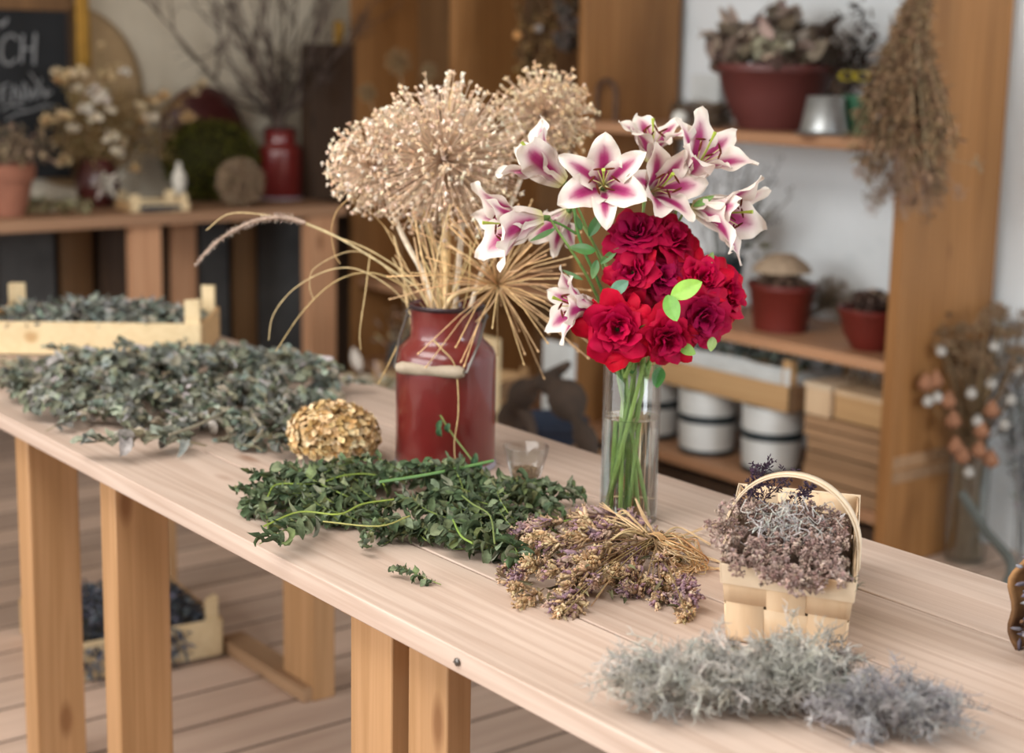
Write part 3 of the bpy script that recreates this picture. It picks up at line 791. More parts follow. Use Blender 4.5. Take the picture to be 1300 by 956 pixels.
# ------------------------------------------------------------------ small glass with seeds
gb = pz(667, 618, TZ); s = 2.67/2000
root = thing('small_glass', gb, 'small clear tumbler with brown seeds, standing behind the mint heap', 'glass')
r0, r1, h = .0215, .0395, .071
MB().lathe([(0, 0), (r0-.003, 0), (r0, .003), (r1, h), (r1-.0008, h+.0012), (r1-.0022, h), (r0-.001, .012), (0, .009)], n=48).build('tumbler', M['glass'], root, local=True, auto=60)
b = MB(); b.col = lin('#7a624a')
b.lathe([(0, .0095), (r0-.0015, .0125), (r0+.0035, .026), (r0-.004, .031), (0, .033)], n=28)
for i in range(420):
    a = U(0, 2*PI); q = math.sqrt(random.random())*(r0+.001); b.col = vary(lin(random.choice(['#8e7459', '#6a523d', '#a58c70'])), .2)
    p = Vector((q*math.cos(a), q*math.sin(a), .0325 - .06*q)); dd = rdir(); b.spindle(p, p+dd*.0032, .0009, 3)
o = b.build('seed_fill', M['seed'], None, local=True, auto=0); o.location = gb; tag(o, 'brown caraway-like seeds filling the bottom of the small tumbler', 'seeds', kind='stuff')

# ------------------------------------------------------------------ glass vase with water
vb = pz(797, 660, TZ); VH, VR = .257, .0455
vase = thing('glass_vase', vb, 'tall clear cylindrical glass vase of water holding the lilies and red roses', 'vase')
MB().lathe([(0, 0), (VR-.003, 0), (VR, .003), (VR, VH), (VR-.0012, VH+.0012), (VR-.0026, VH), (VR-.0026, .014), (VR-.008, .009), (0, .008)], n=72).build('glass_cylinder', M['glass'], vase, local=True, auto=60)
WZ = .168
b = MB(); b.lathe([(0, .0085), (VR-.0075, .0095), (VR-.003, .0145), (VR-.003, WZ-.001), (VR-.0028, WZ+.0008), (VR-.0045, WZ), (0, WZ)], n=72)
o = b.build('water', M['water'], None, local=True, auto=60); o.location = vb; tag(o, 'clear water filling two thirds of the tall glass vase', 'water')

# ------------------------------------------------------------------ lilies
VD = depth(vb)
WHITE, MAG, PINK, THR = lin('#e8dfd4'), lin('#a01264'), lin('#d394b0'), lin('#dbd79a')
def tepal(B, A, side, L, W, th, seed, inner):
    """petal growing from B; A axis, side radial direction; th = list of angles from axis along the length"""
    rnd = random.Random(seed); nu, nv = 18, 10
    p = B + side*.004; path = []; nrmls = []
    for i in range(nu+1):
        t = i/nu; k = t*(len(th)-1); a = th[int(k)] + (th[min(int(k)+1, len(th)-1)]-th[int(k)])*(k-int(k))
        a = R_(a); d = A*math.cos(a) + side*math.sin(a); n = A*math.sin(a) - side*math.cos(a)
        path.append(p.copy()); nrmls.append((d, n)); p = p + d*(L/nu)
    tang = A.cross(side).normalized(); ph = rnd.uniform(0, 6); tw = rnd.uniform(-.25, .25)
    vs, cs = [], []
    for i in range(nu+1):
        t = i/nu
        w = W/2*(math.sin(PI*min(1, (.10+.90*t))**1.12)**.62 if t < .999 else .02)
        w = max(w, W*.015)
        for j in range(nv+1):
            u = 2*j/nv-1; d, n = nrmls[i]
            cup = .32*(1-t*.8)
            ru = .035*W*math.sin(ph + t*15 + u*1.5)*abs(u)**2*(t > .25)*3
            q = path[i] + tang*(u*w*math.cos(u*cup)) + n*(abs(u)**1.6*w*cup*1.1 - (1-abs(u))*.0012 + ru) + tang*0
            q = q + n*(tw*u*w*t)
            vs.append(q)
            core = max(0, 1-abs(u)/(.50 if inner else .44)); ln = min(1, max(0, (t-.06)/.16))*min(1, max(0, (.86-t)/.22))
            m = min(1, core*1.9)*ln
            edge = max(0, 1-abs(u)/.86)*min(1, max(0, (.95-t)/.3))*min(1, t/.12)
            c = mix(WHITE, PINK, edge*.62); c = mix(c, MAG, m*.93)
            if t < .16: c = mix(THR, c, t/.16)
            if abs(u) < .09 and .15 < t < .8: c = mix(c, lin('#8e0f57'), .5)
            cs.append(c)
    fs = [(i*(nv+1)+j, i*(nv+1)+j+1, (i+1)*(nv+1)+j+1, (i+1)*(nv+1)+j) for i in range(nu) for j in range(nv)]
    b = MB(); b.add(vs, fs, cs); return b
def neck(i, n=14):
    a = 2.399*i; r = .034*math.sqrt((i % n + .5)/n); return Vector((r*math.cos(a), r*math.sin(a), 0))
SI = [0]
def vase_path(Bp, bottom=True):
    i = SI[0]; SI[0] += 1
    nk = neck(i); top = vb + nk + Vector((0, 0, VH+.01)); bt = vb + Matrix.Rotation(R_(random.choice((95, 150, 215, 260))), 3, 'Z') @ nk*1.05 + Vector((U(-.006, .006), U(-.006, .006), .012 + U(0, .02)))
    m = Bp.lerp(top, .55) + Vector((0, 0, .012))
    if i % 2 == 0: return curve([Bp, m, top - Vector((0, 0, .03))], 6)
    return curve([Bp, m, top, top.lerp(bt, .5), bt], 6)
def lily(x, y, D, dr, L, open_, roll, lab, up=(0, 1, 0), wf=1.0, sten=1.0, noten=False):
    B = pd(x, y, D); A = cdir(*dr)
    root = thing('lily', B, lab, 'lily')
    ref = cdir(*up); s0 = (ref - A*ref.dot(A)).normalized(); s0 = Matrix.Rotation(R_(roll), 3, A) @ s0
    for k in range(6):
        sd = Matrix.Rotation(k*PI/3 + U(-.08, .08), 3, A) @ s0; inner = k % 2 == 0
        o = open_ + U(-6, 8)
        th = [o*.32, o*.42, o*.62, o*.9, o*1.15, o*(1.45 + U(-.2, .3))]
        tp = tepal(B, A, sd, L*(1 if inner else .98)*U(.96, 1.05), (.056 if inner else .040)*L/.105*wf, th, k*7+int(x), inner)
        tp.build('tepal', M['petal'], root, auto=0)
    if not noten:
        for k in range(6):
            sd = Matrix.Rotation(k*PI/3 + .5, 3, A) @ s0; f = MB(); f.col = lin('#d9d49c')
            e = B + A*L*.60*sten + sd*L*.17
            P = curve([B, B + A*L*.33*sten + sd*L*.05, e], 4); f.tube(P, .0009, 5)
            fo = f.build('filament', M['green'], root); an = MB(); an.col = lin('#5a2410'); ad = (sd.cross(A)*U(-1, 1) + A*.7*U(-1, 1) + sd*.4).normalized()
            an.tube([e-ad*.0085, e-ad*.004, e+ad*.004, e+ad*.0085], [.0008, .0017, .0017, .0008], 6)
            an.build('anther', M['solidv'], fo)
        f = MB(); f.col = lin('#a9bb4a'); down = Vector((0, 0, -.01))
        P = curve([B, B + A*L*.4*sten, B + A*L*.80*sten + s0*.01], 5); f.tube(P, [.0014]*(len(P)-2) + [.0022, .0030], 7); f.build('pistil', M['green'], root)
    f = MB(); f.col = lin('#5e7f3c'); f.tube([B - A*.012, B - A*.004, B + A*.008], [.0026, .0045, .0052], 10); f.build('receptacle', M['green'], root)
    f = MB(); f.col = lin('#7f9f55'); P = vase_path(B - A*.01); f.tube(P, [.0019 + .0009*min(1, i/10) for i in range(len(P))], 8); f.build('stem', M['green'], root)
    return root
lily(766, 238, 2.40, (-.05, .10, 1), .104, 62, 3, 'fully open pink and white lily facing the viewer, largest in the middle of the bouquet')
LILY_LEFT = lily(716, 232, 2.42, (-.80, .62, .12), .112, 42, 20, 'lily at upper left of the bouquet in side view, opening up and left')
lily(689, 277, 2.40, (-.97, -.20, .28), .118, 46, 10, 'lily at the far left of the bouquet, opening left with a curled lower petal')
lily(757, 389, 2.40, (-.95, .05, .30), .088, 54, 10, 'small lily low on the left beside the lowest red roses')
lily(826, 206, 2.50, (.05, .80, .45), .088, 54, 10, 'lily at the top centre pointing upward behind the large open one')
lily(822, 246, 2.43, (.45, .18, .85), .100, 58, 25, 'lily half hidden right of the large open one, its broad white petal to the right')
lily(873, 226, 2.42, (.42, .60, .64), .112, 48, 0, 'lily at the upper right with dark upright anthers and a tall top petal')
lily(880, 262, 2.42, (.84, -.22, .46), .122, 44, 15, 'lily at the far right of the bouquet, opening right with a long green pistil')
lily(722, 268, 2.52, (-.40, -.45, -.60), .080, 48, 15, 'lily facing away, pale petals visible behind the left lily stems', noten=True)
# side leaves on the lily stems
for k, (x, y, dx, dy, L, W, c, lab) in enumerate([(756,318,-.9,.0,.034,.020,'#3f7a3a','broad green lily leaf left of the top rose'), (748,300,.5,.9,.034,.018,'#2f6a34','dark green leaf under the big open lily'),
        (705,290,-.9,-.55,.036,.010,'#4b7c45','narrow drooping leaf near the far left lily'), (738,292,-.3,.5,.02,.013,'#3c7338','small leaf at the fork below the left lilies'),
        (740,355,-.7,.25,.03,.008,'#547f4a','thin leaf above the small low lily'), (762,335,.6,.5,.03,.012,'#467c3c','leaf pointing right to the top rose'),
        (758,330,-.2,-.8,.026,.014,'#3b6e3a','short leaf hanging down left of the roses'), (880,262,.85,.35,.028,.012,'#5f8f3c','green leaf between the two right-hand lilies'),
        (905,320,-.3,-.8,.026,.012,'#6f8a4a','leaf under the far right lily')]):
    b = MB(); b.leaf(pd(x, y, 2.40), cdir(dx, dy, .2), cdir(U(-.4, .4), .3, 1), L*1.35, W, .35, .5, .2, lin(c), nu=10, nv=6, tipc=mix(lin(c), (1, 1, .6), .1))
    tag(b.build('lily_leaf', M['green'], auto=0), lab, 'leaf')
lsb = MB(); lsb.col = lin('#5c8a44')
P = [pd(x, y, 2.42) for x, y in [(716,236),(728,262),(733,292),(742,320),(757,352),(772,392),(780,440)]]
lsb.tube(curve(P + [vb + Vector((-.015, .01, .15)), vb + Vector((.01, -.01, .015))], 6), .0026, 8)
lsb.col = lin('#5c8a44'); lsb.tube(curve([pd(689, 277, 2.405), pd(712, 285, 2.41), pd(732, 297, 2.42)], 5), .002, 8)
lsb.build('branching_stem', M['green'], LILY_LEFT)

# ------------------------------------------------------------------ roses
def rose_proto(seed, c1, c2, R=.05, n=17):
    rnd = random.Random(seed); out = []
    for k in range(n):
        s = k/(n-1); rho = .007 + (R-.007)*s**.8; h = .034 - .018*s + rnd.uniform(-.003, .003)
        ph = k*2.39996 + rnd.uniform(-.25, .25); wrap = (1.75 - 1.0*s) * rnd.uniform(.9, 1.1)
        a1, a2, a3 = rnd.uniform(0, 6), rnd.uniform(0, 6), rnd.uniform(0, 6); lipc = rnd.uniform(.6, 1.5); nu, nv = 12, 14
        ph += rnd.uniform(-.4, .4); h *= rnd.uniform(.82, 1.15); tone = rnd.uniform(-.15, .15); tilt = rnd.uniform(-.25, .25)
        vs, cs = [], []
        for i in range(nu+1):
            v = i/nu
            for j in range(nv+1):
                u = 2*j/nv-1; wv = math.sin(PI*min(1, v*.52+.12))**.7*wrap
                an = ph + u*wv + .25*lipc*u*abs(u)*v*0; lip = max(0, (v-.62)/.38)
                edge = 1 - .30*abs(u)**2.6
                vv = v*edge
                r = rho*(math.sin(min(1, vv)*PI/2)**.7) + lip**2*(.004+.007*s)*lipc*(1-.3*abs(u)) + .0062*lip*math.sin(u*4.1+a1)*(.5+s) + .0024*math.sin(u*5+v*5+a2)*v + .0016*lip*math.sin(u*13+a3)
                z = h*vv**1.2 - lip**2*(.007*lipc*(.3+s)) + .0065*lip*math.sin(u*4.4+a2)*(.5+s) - .010*s**2*v + tilt*u*.014*v + .0014*lip*math.sin(u*11+a1)
                vs.append((r*math.cos(an), r*math.sin(an), z))
                c = mix(lin(c1), lin(c2), .3 + .6*s + tone)
                if v < .5 and s < .45: c = mix(c, lin('#c2558e'), .30*(1-v*2))
                cs.append(c)
        fs = [(i*(nv+1)+j, i*(nv+1)+j+1, (i+1)*(nv+1)+j+1, (i+1)*(nv+1)+j) for i in range(nu) for j in range(nv)]
        b = MB(); b.add(vs, fs, cs); me = b.build('petal', M['rose'], local=True, auto=0)
        out.append(me.data); bpy.data.objects.remove(me)
    return out
RP = [rose_proto(3, '#a50848', '#b80420', .050, 24), rose_proto(8, '#9a0846', '#aa0426', .048, 22), rose_proto(15, '#900a4a', '#98062c', .049, 23)]
def rose(x, y, D, dr, s, v, lab, spin=0):
    B = pd(x, y, D); A = cdir(*dr)
    root = thing('rose', B - A*.012, lab, 'rose')
    q = A.to_track_quat('Z', 'Y'); root.rotation_euler = (q @ Matrix.Rotation(spin, 3, 'Z').to_quaternion()).to_euler()
    root.scale = (s, s, s)
    for me in RP[v]:
        o = bpy.data.objects.new('petal', me); col.objects.link(o); o.parent = root
    c = MB(); c.col = lin('#3f6a33'); c.ball((0, 0, -.004), .008, 10, 6)
    for k in range(5):
        a = k*2*PI/5; c.leaf((0, 0, -.004), (math.cos(a), math.sin(a), -.35), (0, 0, 1), .022, .006, .2, .6, 0, lin('#3f6a33'), nu=5, nv=2)
    c.build('sepals', M['green'], root, local=True)
    st = MB(); st.col = lin('#8fae5c')
    Bs = B - A*.014; P = vase_path(Bs); L0 = root.location
    inv = (Matrix.Translation(L0) @ root.rotation_euler.to_matrix().to_4x4() @ Matrix.Scale(s, 4)).inverted()
    st.tube([inv @ p for p in P], .0034/s, 8); st.build('stem', M['green'], root, local=True)
    return root
rose(783, 418, 2.365, (-.15, -.05, 1), 1.0, 0, 'largest open crimson rose, lowest left of the rose cluster above the vase rim', .4)
rose(847, 432, 2.36, (.12, -.42, .9), .84, 1, 'crimson rose hanging lowest over the right side of the vase', 1.4)
rose(806, 292, 2.39, (-.18, .62, .75), .88, 2, 'deep crimson rose at the top left, touching the big open lily', 2.0)
rose(856, 300, 2.40, (.38, .5, .75), .80, 1, 'deep crimson rose at the top right below the right lilies', .9)
rose(800, 345, 2.375, (-.42, .10, .9), .76, 1, 'purplish crimson rose on the left edge in the middle of the cluster', 2.9)
rose(842, 352, 2.385, (.1, .2, 1), .80, 2, 'dark purplish rose in the centre left of the light green leaves', 3.9)
rose(893, 352, 2.385, (.15, .45, .85), .82, 0, 'bright crimson rose right above the light green leaf', 5.1)
rose(925, 372, 2.41, (.72, .15, .65), .90, 0, 'bright crimson rose at the far right edge of the cluster', .2)
rose(894, 404, 2.365, (.22, -.25, .95), .84, 2, 'crimson rose at lower right under the light green leaves', 1.7)
rose(823, 385, 2.42, (0, .1, 1), .7, 2, 'half hidden dark rose deep in the middle of the cluster', 1.1)
for k, (x, y, dx, dy, L, W, c, lab) in enumerate([(852,376,.95,.35,.052,.030,'#8fbf4a','light green rose leaf pointing right in front of the roses'), (847,375,.35,-.95,.044,.026,'#6fa646','light green rose leaf pointing down in front of the roses'),
        (775,372,.9,.5,.034,.022,'#5d8a70','blue-green rose leaf left of the purplish roses'), (862,438,.8,-.5,.030,.018,'#7da845','green leaf peeking out under the lowest right roses'),
        (905,428,-.1,-.9,.024,.015,'#8ba362','yellowish leaf under the lower right rose'), (800,450,.1,-.8,.034,.02,'#4d8a48','green leaf inside the vase neck'), (838,466,-.1,-.9,.036,.022,'#57974e','green leaf pressed in the top right of the vase'), (820,398,-.3,-.6,.03,.02,'#3c7038','dark leaf between the two lowest roses')]):
    D = {0: 2.325, 1: 2.32, 5: 2.45, 6: 2.45}.get(k, 2.37)
    b = MB(); b.leaf(pd(x, y, D), cdir(dx, dy, .15), cdir(-.2, .4, 1), L, W, .22, .5, .25, lin(c), nu=12, nv=8, pw=.65)
    tag(b.build('rose_leaf', M['green'], auto=0), lab, 'leaf')

# ------------------------------------------------------------------ bunch of dried purple flowers tied with raffia
tie = pz(832, 688, TZ + .028)
bun = thing('dried_flower_bunch', (tie.x, tie.y, TZ), 'bunch of faded tan and mauve flower spikes tied with raffia before the glass vase', 'dried flowers')
def spike(L, cols, n=16):
    b = MB(); b.col = lin('#8a6f52'); b.tube([(0, 0, 0), (L*.5, 0, .002), (L, 0, 0)], .0009, 4)
    for i in range(n):
        t = i/n; a = U(0, 2*PI); p = Vector((L*(.15+.85*t), 0, 0)); rr = .75*(1-.5*t)
        d = Vector((U(.5, 1.1), math.cos(a)*rr, math.sin(a)*rr)).normalized(); l = U(.013, .024)*(1-.25*t)
        c = vary(lin(random.choice(cols)), .15)
        b.spindle(p, p + d*l, U(.0022, .0038), 4, c)
        e = p + d*l*.9
        for q in range(3): dd = (d + rdir()*.8).normalized(); b.spindle(e, e + dd*.006, .0013, 3, vary(c, .1))
    return b
SPK = []
for k in range(9):
    cols = [['#d6bb95', '#c3a27b', '#e2cca9', '#b39672'], ['#c0a696', '#a58a90', '#c9ae98', '#967a86'], ['#b99b78', '#9a8068', '#a98a92', '#d0b592']][k % 3]
    o = spike(U(.035, .052), cols, random.randint(22, 30)).build('flower_spike', M['dry'], bun, local=True, auto=0); SPK.append(o)
BP = [(650,690),(672,672),(720,668),(770,658),(822,672),(850,700),(862,735),(880,770),(876,790),(850,770),(815,755),(790,765),(760,775),(735,770),(720,785),(700,778),(668,765),(655,740),(640,735)]
for i in range(98):
    x, y = sample(BP); e = edgedist(x, y, BP); p = pz(x, y, TZ); p.z = TZ + .008 + min(.045, e*.0014)*U(.15, 1)
    d = (p - tie); d.z *= .4; d = (d.normalized() + Vector((U(-.6, .6), U(-.6, .6), U(-.5, .25)))).normalized()
    o = SPK[i] if i < len(SPK) else random.choice(SPK).copy()
    if i >= len(SPK): col.objects.link(o)
    o.parent = bun; q = d.to_track_quat('X', 'Z'); o.rotation_euler = (q @ Matrix.Rotation(U(0, 6), 3, 'X').to_quaternion()).to_euler()
    k = U(.75, 1.15); o.scale = (k, k, k); o.location = p - d*.018 - bun.location
    if p.z - d.z*.018 < TZ+.004: o.location.z = .006
sm = MB()
for i in range(36):
    x, y = sample(BP); p = pz(x, y, TZ + U(.008, .025)); sm.col = vary(lin('#8f7757'), .2); t = tie + rdir()*.008
    sm.tube(curve([t + (t-p).normalized()*.03, t, t.lerp(p, .5) + Vector((0, 0, .012)), p], 4), .0009, 4)
sm.build('stems', M['dry'], bun)
lf = MB()
for i in range(120):
    x, y = sample(BP); e = edgedist(x, y, BP); p = pz(x, y, TZ + .004 + min(.035, e*.0012)*U(0, 1))
    lf.leaf(p, rdir(-.3, .5), rdir(.1, 1), U(.014, .03), U(.005, .01), U(.4, 1.2), U(-2, 2), U(-2, 2), vary(lin(random.choice(['#6f6a50', '#57553f', '#8f8262', '#7d6a55'])), .2), nu=4, nv=2)
lf.build('dry_leaves', M['dryleaf'], bun, auto=0)
rf = MB()
def strand(pts, zz, c='#d9b98c', r=.0009):
    rf.col = vary(lin(c), .15); rf.tube(curve([pz(x, y, TZ + z) for (x, y), z in zip(pts, zz)], 6), r, 4)
for i in range(34):
    a = U(0, 1); j = lambda s: U(-s, s)
    strand([(832+j(4), 686+j(5)), (858+j(6), 690+j(14)), (880+j(10), 700+j(18)), (890+j(14), 716+j(10)), (872+j(14), 724+j(5)), (850+j(6), 712+j(10)), (840+j(4), 694+j(5))][:random.choice([3, 4, 5, 7])],
           [.03, .03+j(.012), .02+j(.012), .008, .005, .01, .02], random.choice(['#d9b98c', '#c99f6e', '#e6cda3']), U(.0006, .0013))
for pts, zz in [([(828,684),(800,665),(762,640)], [.03, .05, .045]), ([(828,684),(805,660),(790,650),(775,668)], [.03, .045, .05, .03]), ([(826,684),(790,662),(748,652)], [.03, .045, .04]),
                ([(834,684),(812,650),(792,600)], [.03, .05, .03]), ([(836,686),(870,680),(912,664)], [.03, .012, .006]), ([(836,686),(860,672),(900,690)], [.03, .02, .006]),
                ([(880,705),(905,712),(925,716)], [.01, .004, .003]), ([(870,712),(900,720),(920,722)], [.008, .004, .003]), ([(826,684),(796,672),(770,690)], [.03, .05, .03])]:
    for q in range(3): strand([(x+U(-3, 3), y+U(-3, 3)) for x, y in pts], zz, '#e3c59a', .0010)
for q in range(14):                   # the wrapped knot
    c = tie + Vector((0, 0, .0)); dirn = (pz(790, 700, TZ+.03)-tie).normalized(); s1 = dirn.cross(Vector((0, 0, 1))).normalized()
    off = dirn*U(-.008, .008); rf.col = vary(lin('#d0a877'), .15)
    rf.tube([c + off + s1*math.cos(t*PI/6)*.016 + Vector((0, 0, math.sin(t*PI/6)*.013)) for t in range(13)], .001, 4)
rf.build('raffia_tie', M['raffia'], bun, auto=0)
b = MB(); b.col = lin('#c9b08a'); b.tube(curve([pz(620, 778-3, TZ+.004), pz(640, 765, TZ+.006), pz(655, 752, TZ+.012)], 4), .0015, 5)
b.tube(curve([pz(771, 806, TZ+.001), pz(790, 795, TZ+.002), pz(800, 806, TZ+.001)][:2] + [pz(800, 808, TZ+.001)], 5), .0005, 4)

# ------------------------------------------------------------------ chip-wood basket
RZ = .885
FL, FR = pz(917, 716, RZ), pz(1085, 741, RZ)
BLq, BRq = pz(944, 607, RZ), pz(1090, 620, RZ)
cen = (FL + FR + BLq + BRq)/4
k_ = .80                                                   # keep the length modest
BLq = FL.lerp(BLq, k_); BRq = FR.lerp(BRq, k_); BLq.z = BRq.z = RZ + .012
cen = (FL + FR + BLq + BRq)/4
def base(p, k=.90):
    q = cen.lerp(p, k); q.z = TZ + .002; return q
bk = thing('chip_basket', (cen.x, cen.y, TZ), 'woven pale chip-wood basket with arched handle, filled with mauve dried herbs', 'basket')
def weave(bl, br, tl, tr, nv, nh, nm):
    b = MB(); n = (br-bl).cross(tl-bl).normalized()
    def P(u, v, o): return bl.lerp(br, u).lerp(tl.lerp(tr, u), v) + n*o
    for j in range(nv):
        u0, u1 = j/nv + .012, (j+1)/nv - .012
        for sgn in (0,):
            def f(a, c, j=j, u0=u0, u1=u1): return P(u0 + (u1-u0)*c, a, .0010*math.cos(PI*(a*nh) - PI*.5 + PI*(j % 2)) )
            b.grid(f, nh*6, 2)
    for i in range(nh):
        v0, v1 = i/nh + .02, (i+1)/nh - .02
        def g(a, c, i=i, v0=v0, v1=v1): return P(a, v0 + (v1-v0)*c, -.0010*math.cos(PI*(a*nv) - PI*.5 + PI*(i % 2)))
        b.grid(g, nv*6, 2)
    b.build(nm, M['chip'], bk, solid=.0012, auto=25)
bFL, bFR, bBL, bBR = base(FL), base(FR), base(BLq), base(BRq)
weave(bFL, bFR, FL, FR, 3, 2, 'woven_side'); weave(bFR, bBR, FR, BRq, 5, 2, 'woven_side')
weave(bBR, bBL, BRq, BLq, 3, 2, 'woven_side'); weave(bBL, bFL, BLq, FL, 5, 2, 'woven_side')
b = MB(); b.hexa([bFL, bFR, bBR, bBL] + [p + Vector((0, 0, .002)) for p in (bFL, bFR, bBR, bBL)]); b.build('basket_bottom', M['chip'], bk, smooth=False)
def band(a, c, ab, cb, off, h, nm='rim_band'):
    n = (c-a).cross(ab-a).normalized(); n = n if n.dot(a.lerp(c, .5)-cen) > 0 else -n
    b = MB(); e = (c-a).normalized()*.003
    lo = [a + (ab-a)*h + n*.0016 - e, c + (cb-c)*h + n*.0016 + e]; hi = [a + n*.0016 - e + Vector((0, 0, .002)), c + n*.0016 + e + Vector((0, 0, .002))]
    b.hexa([lo[0], lo[1], lo[1]+n*.0014, lo[0]+n*.0014, hi[0], hi[1], hi[1]+n*.0014, hi[0]+n*.0014]); b.build(nm, M['chipw'], bk, smooth=False, bevel=.0005)
band(FL, FR, bFL, bFR, 1, .24); band(FR, BRq, bFR, bBR, 1, .24); band(BRq, BLq, bBR, bBL, 1, .24); band(BLq, FL, bBL, bFL, 1, .24)
hl = FL.lerp(BLq, .36); hr = FR.lerp(BRq, .36); hc = (hl+hr)/2; hx = (hr-hl)/2; hx.z = 0; hn = Vector((-hx.y, hx.x, 0)).normalized()
for q, (wd, dz) in enumerate(((.021, 0), (.015, .0022))):
    b = MB()
    def hf(a, c, wd=wd, dz=dz):
        t = PI*(1.16*a - .08); rx = hx.length + .003 + dz; rz = .088 + dz
        if t < 0 or t > PI: ex = 1; zz = -abs(t if t < 0 else t-PI)*.17
        p = hc + hx.normalized()*(math.cos(t)*rx if 0 <= t <= PI else (rx if t < 0 else -rx)) + Vector((0, 0, (math.sin(t)*rz if 0 <= t <= PI else -abs(t if t < 0 else t-PI)*.11)))
        return p + hn*(c-.5)*wd
    b.grid(hf, 40, 2); b.build('handle', M['chipw'], bk, solid=.0016)
# contents
def inb(u, v, z):
    p = FL.lerp(FR, u).lerp(BLq.lerp(BRq, u), v); p.z = z; return p
cm = MB()
def cf(a, c):
    p = inb(.04+.92*a, .03+.94*c, RZ - .015 + .03*math.sin(PI*a)*math.sin(PI*c)); p.z += U(-.003, .003); return p
cm.col = lin('#4a3a30'); cm.grid(cf, 16, 16)
tag(cm.build('dark_crumbled_leaves', M['dryleaf'], auto=0), 'dark brown crumbled leaves filling the chip-wood basket under the flower heads', 'dried herb', kind='stuff')
def floret_cluster(b, p, r, cols, n=10):
    for i in range(n):
        d = rdir(-.3, 1); q = p + d*r*U(.5, 1); b.col = vary(lin(random.choice(cols)), .15)
        b.tube([p - Vector((0, 0, r*.8)), q], .0004, 3, cap=False)
        for k in range(5):
            dd = (d*.5 + rdir()).normalized(); b.spindle(q, q + dd*U(.003, .0055), .0014, 3)
def cluster_mesh(nm, cols, n=11, r=.012):
    b = MB(); floret_cluster(b, Vector((0, 0, 0)), r, cols, n)
    return b.build(nm, M['dry'], local=True, auto=0)
oc = ['#b39a90', '#a0867c', '#c6ada2', '#93786f', '#ccb5a8', '#a8928a']
OR = [cluster_mesh('dried_oregano', oc, 13, .013) for _ in range(6)]; used = set()
def put(lst, p, s, lab, cat, group):
    k = random.randrange(len(lst)); o = lst[k]
    if k in used_of(lst): o = o.copy(); col.objects.link(o)
    used_of(lst).add(k); o.location = p; o.rotation_euler = (U(-.6, .6), U(-.6, .6), U(0, 6)); o.scale = (s, s, s); tag(o, lab, cat, group)
_u = {}
def used_of(l): return _u.setdefault(id(l), set())
OP = [(905,678),(925,650),(960,640),(1000,640),(1040,645),(1070,665),(1078,705),(1076,742),(1040,748),(1015,745),(990,735),(965,735),(925,725),(915,700)]
for i in range(150):
    x, y = sample(OP); f = (y-640)/105.
    D = 2.10 - .20*f - .02 + U(-.01, .02); p = pd(x, y, D)
    put(OR, p, U(.7, 1.15), 'tiny mauve-brown oregano flower head heaped in and over the basket rim', 'dried flower', 'oregano heads heaped in the chip basket')
for k, (x, y) in enumerate([(912,650),(926,642),(898,668)]):
    root_p = pd(x, y, 2.0); s = cluster_mesh('oregano_sprig', oc, 9, .008); s.location = root_p
    b = MB(); b.col = lin('#7b6455'); b.tube(curve([(0, 0, 0), (pd(935, 670, 2.0)-root_p)*.5 + Vector((0, 0, .004)), pd(940+k*5, 690, 2.0)-root_p], 4), .0007, 4); b.build('stalk', M['dry'], s, local=True)
    tag(s, ['mauve oregano sprig sticking out left of the basket, middle one', 'mauve oregano sprig sticking out left of the basket, nearest the handle', 'mauve oregano sprig sticking out farthest left of the basket'][k], 'dried flower')
for k, (x, y) in enumerate([(1012,752),(1000,742),(1065,735)]):
    s = cluster_mesh('oregano_sprig', oc, 10, .009); s.location = pd(x, y, 1.885)
    tag(s, ['oregano sprig hanging lowest over the front rim of the basket', 'oregano sprig hanging over the front rim, above the lowest one', 'oregano sprig hanging over the front rim at its right corner'][k], 'dried flower')
# purple twiggy sprigs
def twiggy(nm, pts, D, c, n, l, r, lab, spk=True):
    b = MB(); b.col = lin(c); P = curve([pd(x, y, D) for x, y in pts], 6); b.tube(P, r, 5)
    for i in range(n):
        p = random.choice(P); d = (rdir(-.2, 1) + Vector((0, 0, .4))).normalized(); b.col = vary(lin(c), .25)
        e = p + d*l*U(.5, 1); b.tube([p, p.lerp(e, .5) + rdir()*.002, e], r*.5, 3, cap=False)
        if spk:
            for q in range(7):
                s = p.lerp(e, U(.2, 1)); b.spindle(s, s + (d + rdir()).normalized()*.006, .0011, 3)
    return tag(b.build(nm, M['dry'], auto=0), lab, 'dried herb')
twiggy('purple_sprig', [(950,640),(958,615),(972,592)], 2.12, '#4a3a48', 26, .026, .0009, 'dark purple twiggy sprig at the back left corner of the basket')
twiggy('purple_sprig', [(965,640),(985,620),(1003,600)], 2.14, '#54424e', 22, .022, .0008, 'dark purple twiggy sprig just left of the basket handle top')
twiggy('purple_sprig', [(1000,650),(1015,635),(1030,625)], 2.12, '#4c3c4c', 24, .02, .0008, 'dark purple sprig inside under the right half of the handle arch')
twiggy('purple_sprig', [(945,640),(960,620),(965,610)], 2.15, '#3f3340', 18, .02, .0008, 'short dark purple sprig behind the left foot of the handle')
twiggy('green_sprig', [(1080,730),(1088,742),(1086,752)], 1.90, '#6f7466', 12, .012, .0006, 'small grey-green sprig caught on the right front corner of the basket', False)
b = MB()
for i in range(190):
    x, y = random.gauss(1000, 34), random.gauss(668, 20)
    if not (950 < x < 1065 and 635 < y < 712): continue
    p = pd(x, y, 2.0 + U(-.02, .03)); b.col = vary(lin(random.choice(['#c6c3be', '#aeaba8', '#dedbd6'])), .12); q = p + rdir()*.022
    b.tube(curve([p, p.lerp(q, .5) + rdir()*.012, q], 4), .0006, 3)
